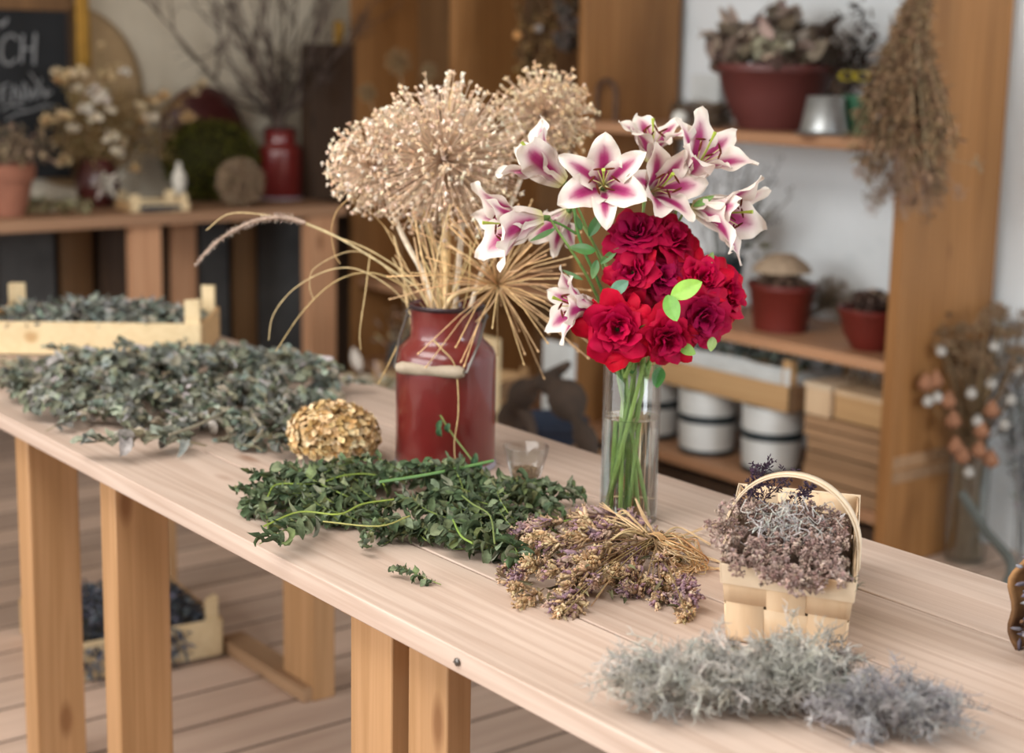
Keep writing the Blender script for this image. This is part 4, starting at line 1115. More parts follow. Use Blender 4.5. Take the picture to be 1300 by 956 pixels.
tag(b.build('silver_tangle', M['dry'], auto=0), 'silvery wiry tangle of dried stems on top of the basket filling', 'dried herb', kind='stuff')

# ------------------------------------------------------------------ silver-grey curry plant clumps in front
def clump(x0, x1, ybase, yt, D, n, lab, cols, seed, nm='silver_herb_clump', fine=.0007):
    random.seed(seed); b = MB()
    L = pz(x0, ybase, TZ); Rr = pz(x1, ybase, TZ); W = (Rr-L); c = (L+Rr)/2; H = (ybase-yt)*depth(c)/2000
    ax = W.normalized(); ay = Vector((-ax.y, ax.x, 0))
    for i in range(n):
        a = U(-1, 1); d2 = U(-1, 1); top = H*(1-.5*a*a)*U(.35, 1.05)
        p = c + ax*(a*W.length*.34) + ay*(d2*.03) + Vector((0, 0, .004 + U(0, .3)*H))
        d = (ax*(a*.8 + U(-.8, .8)) + ay*U(-.8, .8) + Vector((0, 0, U(.0, 1.1)))).normalized(); l = U(.035, .07)
        side = rdir(); q = p + d*l
        m1 = p.lerp(q, .4) + Vector((0, 0, U(0, .02))) + side*.008
        for v in (m1, q): v.z = max(TZ+.003, min(v.z, TZ+top+.004))
        cc = vary(lin(random.choice(cols)), .12); b.col = cc
        P = curve([p, m1, q], 5); b.tube(P, [.0010*(1-.5*k/len(P)) for k in range(len(P))], 4, cap=False)
        for k in range(34):
            s0 = random.choice(P); dd = (d*.5 + rdir()).normalized(); ll = U(.007, .018); e = s0 + dd*ll; m = s0 + dd*ll*.5 + rdir()*ll*.28
            e.z = max(TZ+.001, e.z); m.z = max(TZ+.001, m.z)
            b.col = mix(mix(cc, (.8, .78, .74), U(0, .5)), (.12, .11, .11), U(-.5, .5)); b.tube([s0, m, e], [fine, fine*.8, fine*.4], 3, cap=False)
    return tag(b.build(nm, M['dry'], auto=0), lab, 'dried herb', kind='stuff')
sc = ['#c9c5bb', '#b0aea6', '#d9d5ca', '#98978f', '#bcb8ac']
clump(780, 960, 905, 776, 1.8, 150, 'pale silver wiry herb clump on the table in front of the flower bunch, left one', sc, 5)
clump(905, 1062, 900, 762, 1.8, 170, 'pale silver wiry herb clump leaning against the front of the basket', sc, 6)
clump(1062, 1190, 930, 828, 1.8, 110, 'small darker grey wiry herb clump right of the basket', ['#98959a', '#7c7a80', '#aca9ac'], 7)
clump(1025, 1062, 880, 800, 1.8, 40, 'brownish grey wiry tuft at the right foot of the basket', ['#6f655f', '#82776f', '#5a524e'], 8)
random.seed(44)
# curled bark piece at the right edge
rt = pz(1330, 838, TZ)
root = thing('curled_bark', rt, 'brown curled bark piece with grey lavender, cut off by the right edge of the photo', 'bark')
b = MB(); 
def bf(a, c):
    t = R_(-125 + 250*a); z = .155*c; r = .058*(math.sin(PI*(.25+.62*c)))**.6*(1 + .12*math.sin(a*9+c*4)) + .006*math.sin(c*14+a*5)
    ax = Vector((-tocam.y, tocam.x, 0)); q = rt + ax*(-math.cos(t)*r)*(-1) + tocam*(math.sin(t)*r*.8); q.z = TZ + .002 + z; return q
b.grid(bf, 34, 16); b.build('bark_shell', M['bark'], root, solid=.006)
b = MB()
for i in range(240):
    c = random.random(); p = rt + Vector((U(-.028, .028), U(-.028, .028), .01 + c*.13)); b.col = vary(lin(random.choice(['#77727c', '#5f5a66', '#8d8a90', '#7a5f45'])), .15)
    d = rdir(); b.spindle(p, p + d*.018, .003, 4)
b.build('lavender_filling', M['dry'], root, auto=0)
random.seed(77)
# ------------------------------------------------------------------ fruit crates
def fruit_crate(name, o, u, v, L, W, H, ph, label, mats=('crate', 'crate_end'), rails=1, cat='crate'):
    """o: near-right corner on the ground, u: along the long front, v: towards the back"""
    root = thing(name, o + u*L/2 + v*W/2, label, cat)
    z = Vector((0, 0, 1)); t = .008; pw = .035
    def panel(a, b, z0, z1, th, mat, nm='side_board'):
        d = (b-a).normalized(); n = Vector((-d.y, d.x, 0)); n = n if n.dot((o + u*L/2 + v*W/2) - (a+b)/2) > 0 else -n
        m = MB(); m.hexa([a+z*z0, b+z*z0, b+z*z0+n*th, a+z*z0+n*th, a+z*z1, b+z*z1, b+z*z1+n*th, a+z*z1+n*th])
        ob = m.build(nm, M[mat], root, bevel=.001)
    A, B, C, D = o, o+u*L, o+u*L+v*W, o+v*W
    for k in range(rails):
        z0 = .004 + k*(H/rails); z1 = z0 + H/rails - (.012 if rails > 1 else 0)
        panel(A, B, z0, z1, t, mats[0]); panel(D, C, z0, z1, t, mats[0]); panel(A, D, z0, z1, t, mats[1], 'end_board'); panel(B, C, z0, z1, t, mats[1], 'end_board')
    m = MB(); 
    for k in range(4):
        a = v*(W*(k+.06)/4); b = v*(W*(k+.94)/4)
        m = MB(); m.hexa([A+a+z*.003, B+a+z*.003, B+b+z*.003, A+b+z*.003, A+a+z*.008, B+a+z*.008, B+b+z*.008, A+b+z*.008]); m.build('bottom_slat', M[mats[1]], root)
    for P, du, dv in ((A, u, v), (B, -u, v), (C, -u, -v), (D, u, -v)):
        m = MB(); q = P + du*(t+.001) + dv*(t+.001)
        tri = [q, q + du*pw, q + dv*pw*.8]; vs = [p + z*.008 for p in tri] + [p + z*ph for p in tri]
        m.add(vs, [(0,2,1), (3,4,5), (0,1,4,3), (1,2,5,4), (2,0,3,5)]); m.build('corner_post', M[mats[0]], root, smooth=False)
    return root
o1 = pz(258, 455, TZ); o1.z = TZ + .001; e1 = pz(295, 430, TZ)
u1 = (pz(0, 452, TZ) - o1).normalized(); u1.z = 0; v1 = Vector((-u1.y, u1.x, 0)); v1 = v1 if v1.dot(e1-o1) > 0 else -v1
fruit_crate('fruit_crate', o1, u1, v1, .53, .27, .078, .138, 'pale poplar fruit crate of grey herbs at the far left end of the work table')
def herb_fill(o, u, v, L, W, z0, z1, n, cols, name, lab, lf=.034, w=.016, over=0):
    b = MB()
    for i in range(n):
        a, c = U(.04-over, .96), U(.05, .95); m = math.sin(PI*max(0, min(1, a)))**.4*math.sin(PI*c)**.5
        p = o + u*(a*L) + v*(c*W); p.z = o.z + z0 + (z1-z0)*m*(.75 + .4*noise.noise(Vector((a*6, c*4, 1)))) - U(0, .02)
        b.leaf(p, rdir(-.4, .7), rdir(.1, 1), U(.6, 1.2)*lf, w*U(.6, 1.2), U(.3, 1.2), U(-2.2, 1.5), U(-1.5, 1.5), vary(lin(random.choice(cols)), .25), nu=4, nv=2)
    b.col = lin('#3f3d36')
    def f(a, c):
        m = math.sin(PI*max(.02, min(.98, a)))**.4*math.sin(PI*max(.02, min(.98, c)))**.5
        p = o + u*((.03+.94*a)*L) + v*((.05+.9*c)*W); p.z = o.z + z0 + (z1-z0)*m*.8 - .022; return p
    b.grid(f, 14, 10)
    return tag(b.build(name, M['dryleaf'], auto=0), lab, 'dried herb', kind='stuff')
herb_fill(o1, u1, v1, .53, .27, .06, .125, 900, ['#8b908b', '#767c77', '#9b9d95', '#65675f', '#a8a499'], 'grey_sage_filling', 'grey dried sage leaves heaped in the poplar crate on the work table')
o2 = Vector((-3.41, 1.765, .001)); u2 = Vector((-.10, -.995, 0)).normalized(); v2 = Vector((-.995, .10, 0)).normalized()
fruit_crate('fruit_crate', o2, u2, v2, .40, .40, .095, .155, 'wooden fruit crate of blue-grey lavender on the floor under the work table', rails=1)
herb_fill(o2, u2, v2, .40, .40, .07, .17, 1300, ['#545a66', '#6a6f7b', '#434854', '#7b7d84', '#393c46'], 'lavender_filling', 'blue-grey dried lavender heaped in the floor crate under the table', .03, .009)
b = MB()
for i in range(260):
    a = U(.25, .95); p = o2 + u2*(a*.40) - v2*U(.0, .03); p.z = U(.02, .10); b.leaf(p, rdir(-1, .1), rdir(), .028, .008, .6, U(-1, 1), 0, vary(lin(random.choice(['#545a66', '#434854', '#6a6f7b'])), .2), nu=3, nv=2)
tag(b.build('lavender_overhang', M['dryleaf'], auto=0), 'lavender spilling over the front board of the floor crate', 'dried herb', kind='stuff')

# ------------------------------------------------------------------ shelf contents
def on(x, Y, z):
    p = py(x, 300, Y); lo, hi = 0, 956
    for _ in range(40):                       # height in the picture for this plane
        mid = (lo+hi)/2; q = py(x, mid, Y)
        if q.z > z: lo = mid
        else: hi = mid
    q.z = z; return q
def pot(name, c, prof, mat, lab, cat, sx=1, sy=1, n=48):
    b = MB(); b.lathe(prof, (c.x, c.y, c.z+.001), n, sx, sy); o = b.build(name, M[mat], auto=50); return tag(o, lab, cat)
def bowlprof(rb, rt, h, t=.006, lip=.004):
    return [(0, 0), (rb, 0), (rb+(rt-rb)*.6, h*.45), (rt, h-.012), (rt+lip, h-.010), (rt+lip, h), (rt-t, h), (rb+(rt-rb)*.6-t, h*.45), (rb-t, t), (0, t)]
def leafmass(name, pts, n, L, W, cols, lab, cat='dried leaves', z=(0, 1), mat='dryleaf', kind='stuff', fold=.4):
    b = MB()
    for i in range(n):
        p = pts(); b.leaf(p, rdir(*z), rdir(-.5, 1), L*U(.6, 1.2), W*U(.6, 1.2), U(.1, fold*2), U(-1.8, 1.8), U(-1, 1), vary(lin(random.choice(cols)), .22), nu=5, nv=4)
    return tag(b.build(name, M[mat], auto=0), lab, cat, kind=kind)
def ellip(c, rx, ry, rz, lower=-.2, hollow=.6):
    def f():
        d = rdir(lower, 1); k = U(hollow, 1); return c + Vector((d.x*rx*k, d.y*ry*k, d.z*rz*k))
    return f
cP = on(982, 3.93, S1)
pot('bowl_pot', cP, [(0, 0), (.115, 0), (.165, .10), (.192, .185), (.203, .19), (.203, .212), (.190, .212), (.155, .10), (.105, .012), (0, .012)], 'brownpot', 'large dark red-brown bowl pot of big dried leaves on the top shelf', 'pot')
leafmass('big_dried_leaves', ellip(cP + Vector((-.02, -.02, .20)), .26, .17, .17, -.15, .5), 200, .095, .07, ['#a89a8b', '#8d7f72', '#6d5f54', '#b9ab9c', '#574a41', '#7b6b62'], 'big grey-beige dried leaves overflowing the large bowl pot on the top shelf')
b = MB(); q = on(893, 3.98, S1); b.box((q.x-.07, q.y, S1+.001), (q.x+.07, q.y+.05, S1+.17)); tag(b.build('white_box', M['paper'], bevel=.003), 'white box on the top shelf behind the dried leaves, left of the bowl pot', 'box')
q = on(890, 3.83, S1); b = MB()
for i in range(420):
    a = U(0, 2*PI); r = .075 + U(-.025, .025); zz = U(.005, .075); p = q + Vector((math.cos(a)*r*1.25, math.sin(a)*r*.9, zz)); a2 = a + U(.3, .8)
    e = q + Vector((math.cos(a2)*r*1.25, math.sin(a2)*r*.9, max(.003, zz + U(-.02, .02)))); b.col = vary(lin(random.choice(['#5d4c3e', '#463629', '#74624f'])), .2); b.tube([p, p.lerp(e, .5)*1 + Vector((math.cos(a), math.sin(a), 0))*.006, e], .0018, 4, cap=False)
tag(b.build('twig_nest', M['wick'], auto=0), 'dark brown twig nest on the top shelf left of the bowl pot', 'nest')
q = on(863, 3.74, S1); b = MB(); b.col = lin('#dcdcd6'); b.ball(q + Vector((0, 0, .028)), .028, 20, 14, (1, 1, .95)); tag(b.build('white_egg', M['solidv']), 'white egg-like ball at the front of the top shelf beside the nest', 'egg')
q = on(1046, 3.80, S1)
pot('zinc_cup', q, [(0, 0), (.088, 0), (.092, .004), (.075, .012), (.058, .115), (.054, .118), (0, .118)], 'zinc', 'upturned shiny zinc cup on the top shelf right of the bowl pot', 'cup')
q = on(1090, 3.92, S1); pot('green_pot', q, bowlprof(.045, .06, .12), 'greenpl', 'small green pot on the top shelf behind the hanging bundle', 'pot')
b = MB(); q2 = q + Vector((-.0, -.02, .185)); b.col = lin('#b8a72e')
for s in (-1, 1):
    def rb(a, c, s=s): t = a*PI*2; return q2 + Vector((s*(.03 - .03*math.cos(t)), -.01, .014*math.sin(t) - .004)) + Vector((0, (c-.5)*.02, 0))
    b.grid(rb, 16, 1)
tag(b.build('yellow_bow', M['ribbon'], solid=.002), 'yellow ribbon bow above the green pot', 'ribbon')
q = on(1080, 4.03, S1)
leafmass('dark_foliage', ellip(q + Vector((0, 0, .18)), .12, .07, .26, -.6, .1), 200, .05, .014, ['#2e2622', '#3f352f', '#51453c', '#26201c'], 'dark brown-black dried foliage at the right of the top shelf', z=(.1, 1))
b = MB(); q = on(769, 3.76, S1); b.col = (.2, .2, .2)
P = [q + Vector((-.052, 0, 0))]; P += [q + Vector((-.052*math.cos(PI*t/12), 0, .09 + .055*math.sin(PI*t/12))) for t in range(13)] + [q + Vector((.052, 0, 0))]
b.tube(P, .010, 10); tag(b.build('iron_horseshoe', M['iron']), 'rusty iron horseshoe arch standing at the left of the top shelf', 'horseshoe')

def cones(c, rx, ry, n, r, cols, lab, group):
    pr = MB()
    for i in range(46):
        z = 1-2*(i+.5)/46; a = i*2.39996; qv = math.sqrt(1-z*z); d = Vector((qv*math.cos(a), qv*math.sin(a), z*1.25)); p = d*r*.62
        pr.leaf(p, (d + Vector((0, 0, .5))).normalized(), (0, 0, 1), r*.55, r*.42, .2, -.4, 0, vary(lin(random.choice(cols)), .2), nu=2, nv=2)
    pr.col = lin(cols[0]); pr.ball((0, 0, 0), r*.66, 10, 7, (1, 1, 1.25))
    o = pr.build('pine_cone', M['wick'], local=True, auto=0)
    for i in range(n):
        ob = o if i == 0 else o.copy()
        if i: col.objects.link(ob)
        a = i*2.39996; k = math.sqrt((i+.4)/n); ob.location = c + Vector((rx*k*math.cos(a), ry*k*math.sin(a), U(0, .5)*r + (1-k)*r*1.0)); ob.rotation_euler = (U(-1.5, 1.5), U(-1.5, 1.5), U(0, 6)); tag(ob, lab, 'pine cone', group)
cT = on(990, 3.86, S2)
pot('red_tub', cT, [(0, 0), (.092, 0), (.112, .135), (.120, .14), (.120, .155), (.110, .155), (.088, .01), (0, .01)], 'redtub', 'dark red tub of brown cones on the middle shelf, right of the roses', 'tub', 1.02, .85)
cones(cT + Vector((0, 0, .145)), .075, .06, 11, .028, ['#5a463a', '#463428', '#7b6758'], 'brown cone heaped in the dark red tub on the middle shelf', 'cones in the red tub')
b = MB(); b.col = lin('#a9957f'); c2 = cT + Vector((-.03, .03, .20)); b.lathe([(0, .05), (.04, .045), (.085, .015), (.10, -.01), (.08, -.004), (0, .01)], c2, 28); b.tube([c2 + Vector((0, 0, .01)), c2 + Vector((0, 0, -.06))], .012, 8)
tag(b.build('dried_mushroom', M['solidv']), 'beige dried mushroom cap lying on top of the red tub', 'mushroom')
cB = on(1107, 3.84, S2)
pot('red_bowl', cB, [(0, 0), (.062, 0), (.092, .05), (.107, .11), (.112, .115), (.112, .13), (.102, .13), (.085, .05), (.055, .01), (0, .01)], 'redtub', 'dark red round bowl of cones on the middle shelf beside the right panel', 'bowl')
cones(cB + Vector((0, 0, .13)), .07, .06, 12, .030, ['#3f2e28', '#55413a', '#8a7766'], 'dark cone heaped in the red bowl beside the right shelf panel', 'cones in the red bowl')
q = on(1052, 4.03, S2); b = MB()
for i in range(420):
    d = rdir(-.7, 1); p = q + Vector((0, 0, .085)); e = p + d*.085*U(.8, 1); b.col = vary(lin('#8a7a66'), .2); b.tube([p, e], .0008, 3, cap=False); b.spindle(e, e+d*.01, .003, 3)
tag(b.build('round_dried_allium', M['dry'], auto=0), 'round fuzzy brown seed head on the middle shelf between red tub and red bowl', 'dried flower')
q = on(913, 3.92, S2); pot('black_pot', q, bowlprof(.06, .08, .2), 'stripe', 'black pot on the middle shelf just behind the right-hand roses', 'pot')
b = MB(); b.col = lin('#6e7476')
for i in range(46):
    t = q + Vector((U(-.22, .24), U(-.04, .12), U(.3, .56))); m = q.lerp(t, .55) + Vector((0, 0, .07)); b.col = vary(lin(random.choice(['#6e7476', '#858a8c', '#5d5a52'])), .15); P = curve([q + Vector((0, 0, .1)), m, t], 5); b.tube(P, .0016, 4)
    for k in range(6):
        s = random.choice(P[4:]); e = s + rdir(-.3, 1)*.03; b.tube([s, e], .001, 3, cap=False); b.spindle(e, e+rdir()*.012, .004, 3)
tag(b.build('grey_twig_plant', M['dry'], auto=0), 'airy grey dried twigs fanned against the white wall above the black pot', 'dried plant')
q = on(945, 4.07, S2); 
leafmass('olive_foliage', ellip(q + Vector((.03, 0, .27)), .05, .03, .13, -.6, .1), 90, .04, .014, ['#77775e', '#8b8a72'], 'faint olive dried foliage against the wall above the red tub', z=(.1, 1))

# bottom shelf
def bucket(x, Y, lab, r=.102, h=.225):
    c = on(x, Y, S3); root = thing('striped_bucket', c, lab, 'bucket', 'white striped buckets on the bottom shelf')
    MB().lathe([(0, .002), (r*.93, .002), (r*.99, h*.5), (r, h-.006), (r+.004, h-.004), (r+.004, h), (r-.003, h), (r*.9, .01), (0, .01)], n=48).build('bucket_body', M['white'], root, local=True, auto=60)
    for z0, z1 in ((.50, .63), (.0, .09)):
        k0 = r*(.93 + .06*z0*2 if z0 < .5 else .99 + (z0-.5)*.02)+.001; k1 = r*(.93+.12*min(z1, .5) if z1 < .5 else .992 + (z1-.5)*.02)+.0012
        if z0 > .9: k0 = k1 = r+.0045
        MB().lathe([(k0-.002, h*z0+.002), (k0+.001, h*z0+.002), (k1+.001, h*z1), (k1-.002, h*z1)], n=48, close=True).build('stripe_band', M['stripe'], root, local=True)
    return root
bucket(978, 3.83, 'white bucket with dark stripes on the bottom shelf, right-hand one nearest the old crates')
bucket(897, 3.83, 'white bucket with dark stripes on the bottom shelf, the middle of three')
bucket(826, 3.83, 'white bucket with dark stripes on the bottom shelf, half behind the glass vase')
zc = S3 + .227
oc_ = on(1003, 3.74, zc); uc = Vector((-1, 0, 0)); vc = Vector((0, 1, 0))
cr = fruit_crate('fruit_crate', Vector((oc_.x, 3.735, zc)), uc, vc, .68, .30, .085, .172, 'orange-brown wooden crate with white lining set on top of the striped buckets', ('crate_end', 'oldcrate'))
b = MB(); x1 = oc_.x-.012; x0 = oc_.x-.668; b.grid(lambda a, c: Vector((x0 + (x1-x0)*a, 3.746 + .002*math.sin(a*30), zc + .02 + .125*c + .003*math.sin(a*13))), 30, 3)
b.grid(lambda a, c: Vector((x1 - .001, 3.75 + .27*a, zc+.02+.11*c)), 10, 2)
tag(b.build('white_liner', M['paper'], solid=.002), 'white paper lining standing up along the front of the orange-brown crate', 'paper')
leafmass('pale_green_leaves', lambda: Vector((U(x0, x1), U(3.79, 3.98), zc + U(.08, .15))), 160, .05, .02, ['#6f7d74', '#8a9689', '#4d564f'], 'grey-green leaves inside the white-lined crate on the buckets')
# stacked old boxes
zz = S3
for k, (h, dx, lab) in enumerate([(.095, 0, 'weathered low wooden box at the bottom of the stack on the lowest shelf'), (.085, .01, 'weathered low wooden box in the middle of the stack on the lowest shelf'), (.065, -.005, 'weathered low wooden box on top of the stack, under the chip basket')]):
    a = on(1018, 3.72, S3).x + dx; root = thing('old_box', (a+.15, 3.86, zz+.001), lab, 'box')
    for (p0, p1) in [((a, 3.72), (a+.34, 3.735)), ((a, 4.02), (a+.34, 4.035)), ((a, 3.735), (a+.015, 4.02)), ((a+.325, 3.735), (a+.34, 4.02))]:
        MB().box((p0[0], p0[1], zz+.002), (p1[0], p1[1], zz+h*.46)).build('side_slat', M['oldcrate'], root, bevel=.001)
        MB().box((p0[0], p0[1], zz+h*.54), (p1[0], p1[1], zz+h-.001)).build('side_slat', M['oldcrate'], root, bevel=.001)
    MB().box((a+.015, 3.735, zz+h-.014), (a+.325, 4.02, zz+h-.004)).build('lid_board', M['oldcrate'], root)
    zz += h
a = on(1024, 3.75, zz); root = thing('chip_box', (a.x+.12, 3.84, zz), 'small pale chip-wood box with a rim on top of the old box stack', 'box')
MB().box((a.x+.004, 3.735, zz+.001), (a.x+.10, 3.94, zz+.085)).build('box_body', M['chip'], root, bevel=.002)
MB().box((a.x, 3.731, zz+.086), (a.x+.104, 3.944, zz+.104)).build('box_rim', M['chipw'], root, bevel=.002)
root = thing('chip_box', (a.x+.22, 3.84, zz), 'second chip-wood box lying behind the small pale one, against the right panel', 'box')
MB().box((a.x+.112, 3.75, zz+.001), (a.x+.30, 3.95, zz+.078)).build('box_body', M['crate_end'], root, bevel=.002)
MB().box((a.x+.110, 3.746, zz+.079), (a.x+.302, 3.954, zz+.094)).build('box_rim', M['chip'], root, bevel=.002)
b = MB()
for i in range(26):
    p = Vector((a.x + U(.05, .28), U(3.8, 3.9), zz+.11)); t = p + Vector((U(-.12, .08), U(-.05, .05), U(.0, .07))); b.col = vary(lin('#8b7a66'), .2); b.tube(curve([p, p.lerp(t, .5) + Vector((0, 0, .03)), t], 4), .0022, 4)
tag(b.build('loose_twigs', M['wick'], auto=0), 'loose pale twigs lying on the chip-wood boxes under the middle shelf', 'twigs')

# ------------------------------------------------------------------ bundle hanging in front of the right panel
root = thing('hanging_herb_bundle', py(1165, 20, 3.6), 'large brown dried herb bundle hanging head down in front of the right shelf panel', 'dried bundle')
hk = py(1178, -40, 3.62); b = MB(); b.col = lin('#7d6650')
hang = [(1095,180),(1105,150),(1120,190),(1140,200),(1160,195),(1180,200),(1200,190),(1130,120),(1112,215),(1150,225),(1190,215)]
pods = MB()
for i in range(170):
    x, y = random.choice(hang); x += U(-16, 16); y += U(-70, 22); Y = 3.56 + U(-.05, .05)
    p0 = hk + Vector((U(-.02, .02), U(-.02, .02), 0)); p1 = py(x, y, Y); m = py(1160 + (x-1160)*.30, 40 + U(-10, 10), Y+.01)
    b.col = vary(lin(random.choice(['#7d6650', '#94795a', '#67533f', '#a08a6e'])), .15); P = curve([p0, m, p1], 5); b.tube(P, .0022, 4, cap=False)
    for k in range(26):
        s = random.choice(P[3:]); d = (rdir() + Vector((0, 0, -.6))).normalized(); pods.spindle(s, s + d*U(.02, .05), U(.002, .0035), 4, vary(lin(random.choice(['#967a5e', '#7d6349', '#a88c6c', '#65503c'])), .2))
b.build('stems', M['dry'], root, auto=0); pods.build('flower_heads', M['dry'], root, auto=0)
b = MB()
for i in range(60):                    # airy lower wisps
    x = 1165 + random.gauss(0, 38); y = 245 + random.gauss(0, 16) - abs(x-1165)*.15; p1 = py(x, y, 3.56 + U(-.04, .04)); p0 = py(1150 + (x-1165)*.3, 120, 3.58)
    b.col = vary(lin(random.choice(['#8a705a', '#a08775'])), .15); P = curve([p0, py(1155 + (x-1165)*.6, 195, 3.57), p1], 5); b.tube(P, .0013, 4, cap=False)
    for k in range(16):
        s = P[-1] + rdir()*.022; b.tube([P[-1], s], .0007, 3, cap=False); b.spindle(s, s + rdir()*.008, .0022, 3)
b.build('wispy_seed_heads', M['dry'], root, auto=0)

# ------------------------------------------------------------------ middle bay: hanging dried flowers
def hangbunch(x0, x1, ytop, ybot, Y, cols, n, lab, nm, big=None):
    root = thing(nm, py((x0+x1)/2, ytop, Y), lab, 'dried bundle'); top = py((x0+x1)/2, ytop-60, Y); b = MB(); h = MB()
    for i in range(n):
        x, y = U(x0, x1), ytop + (ybot-ytop)*U(.1, 1); p = py(x, y, Y + U(-.05, .05)); b.col = vary(lin('#6b523a'), .2); b.tube(curve([top, top.lerp(p, .6) + Vector((0, 0, .01)), p], 3), .002, 4, cap=False)
        for k in range(12): h.spindle(p, p + rdir()*U(.015, .03), .005, 4, vary(lin(random.choice(cols)), .2))
    b.build('stems', M['dry'], root, auto=0); h.build('flower_heads', M['dry'], root, auto=0)
    if big:
        for (x, y, r, c) in big:
            s = MB(); s.col = lin(c); s.ball(py(x, y, Y-.08), r, 12, 8, (1, 1, .9), .06); s.build('round_flower', M['solidv'], root)
hangbunch(655, 705, 0, 95, 3.78, ['#7d5f3c', '#93734c', '#5d452c', '#a5875f'], 70, 'brown dried flowers hanging in the middle bay with two pale round blossoms', 'hanging_flower_bunch', [(657, 45, .018, '#c9945c'), (684, 36, .016, '#8d857f')])
hangbunch(706, 732, -10, 62, 3.76, ['#5e554f', '#6f655e', '#463f3b'], 60, 'grey-brown bunch hanging against the left shelf panel of the middle bay', 'hanging_flower_bunch')
hangbunch(660, 700, 85, 120, 3.86, ['#8a6228', '#6d4b1f'], 30, 'mustard brown tuft low in the middle bay behind the right allium', 'hanging_flower_bunch')
# faint alliums standing in the left bay
for k, (x, y, xb, yb, r, lab) in enumerate([(506, 78, 520, 180, .05, 'blurred dried allium standing high in the left bay above the alliums of the milk can'), (466, 118, 490, 180, .035, 'small blurred dried allium in the left bay, farthest left'), (545, 90, 548, 170, .03, 'small blurred dried allium in the left bay beside the light panel edge')]):
    Y = 3.55; c = py(x, y, Y); root = thing('dried_allium', py(xb, yb, Y), lab, 'dried flower'); b = MB(); b.col = lin('#9a7f60'); bt = py(xb+30, 420, Y); b.tube([c, py(xb, yb, Y), bt], .004, 6); b.build('stem', M['dry'], root)
    h = MB()
    for i in range(150): d = rdir(); h.col = vary(lin('#a08866'), .15); h.tube([c, c+d*r], .0007, 3, cap=False); h.spindle(c+d*r*.9, c+d*r*1.15, .003, 3)
    h.build('seed_ball', M['dry'], root, auto=0)
q = py(530, 430, 3.55); pot('stoneware_crock', Vector((q.x, q.y, 0)), [(0, 0), (.11, 0), (.13, .15), (.12, .34), (.10, .38), (.105, .40), (.095, .40), (.11, .34), (.12, .15), (.1, .01), (0, .01)], 'greybin', 'grey stoneware crock on the floor before the left bay', 'crock')

# ------------------------------------------------------------------ things on the bench by the left wall
def ob(x, y, Xmin=-6.15):
    p = pz(x, y, BZ); p.x = max(p.x, Xmin); p.z = BZ + .001; return p
def atX(x, y, X): return px(x, y, X)
c = ob(12, 274); pot('terracotta_pot', c, [(0, 0), (.062, 0), (.088, .135), (.098, .135), (.104, .19), (.094, .19), (.086, .14), (.056, .01), (0, .01)], 'terracotta', 'terracotta pot of brown dried herbs on the bench at the far left edge', 'pot')
leafmass('brown_dried_herb', ellip(c + Vector((0, .02, .20)), .16, .17, .15, -.1, .2), 320, .035, .014, ['#7d6a55', '#94806a', '#665443', '#a89378'], 'brown dried herbs bushing out of the terracotta pot')
for x in (35, 70, 100):
    pass
leafmass('olive_leaf_scraps', lambda: ob(U(28, 118), U(262, 276)) + Vector((0, 0, U(.005, .04))), 140, .035, .016, ['#6d6748', '#8a8362', '#54502f', '#a39a7b'], 'olive dried leaf scraps lying on the bench between pot and dark vase')
c = ob(125, 262); pot('dark_vase', c, [(0, 0), (.055, 0), (.082, .05), (.088, .10), (.072, .15), (.058, .175), (.064, .19), (.056, .19), (.062, .15), (.078, .10), (.05, .01), (0, .01)], 'dkvase', 'dark red-brown glazed vase of white dried flowers on the left bench', 'vase')
b = MB(); s = c + Vector((.09, -.01, .10))
for k in range(14):
    a = k*.55; b.leaf(s, (U(0, .8), math.cos(a)*.8, math.sin(a)*.9 - .4), rdir(), U(.04, .11), .022, .5, U(-.5, 1.2), U(-1, 1), vary(lin('#c4bcb0'), .15), nu=6, nv=3)
tag(b.build('white_dried_flower', M['dry'], auto=0), 'ragged whitish dried flower hanging over the front of the dark vase', 'dried flower')
root = thing('dried_bouquet', c + Vector((0, 0, .02)), 'wide bouquet of cream and white papery dried flowers in the dark vase, before the chalkboard', 'dried flowers')
st = MB(); fl = MB(); heads = []
wh = [(75,105),(88,95),(98,115),(128,60),(145,85),(158,92),(80,150),(108,140),(120,150),(128,165),(140,175),(92,165),(148,195),(112,130),(100,95),(72,92),(176,140),(188,130),(205,125),(180,155),(245,118),(255,108),(225,135),(238,150),(170,215),(82,205),(160,160),(140,140),(60,155),(190,150),(152,180),(130,125),(135,100),(118,115)]
for i, (x, y) in enumerate(wh):
    p = atX(x, y, c.x + U(-.05, .12)); st.col = vary(lin('#8b744f'), .2); st.tube(curve([c + Vector((0, 0, .18)), (c + Vector((0, 0, .24))).lerp(p, .5), p], 4), .0022, 4, cap=False)
    h = MB(); cc = lin(random.choice(['#d9c7a6', '#e6dac4', '#c9a97c', '#e0d8cc', '#cfb68e'])); r = U(.028, .044)
    for k in range(16): d = (rdir(-.3, 1) + Vector((.6, 0, 0))).normalized(); h.leaf(p, d, rdir(), r, r*.7, .3, U(-.5, 1), 0, vary(cc, .08), nu=3, nv=2)
    h.build('papery_flower', M['dryleaf'], root, auto=0)
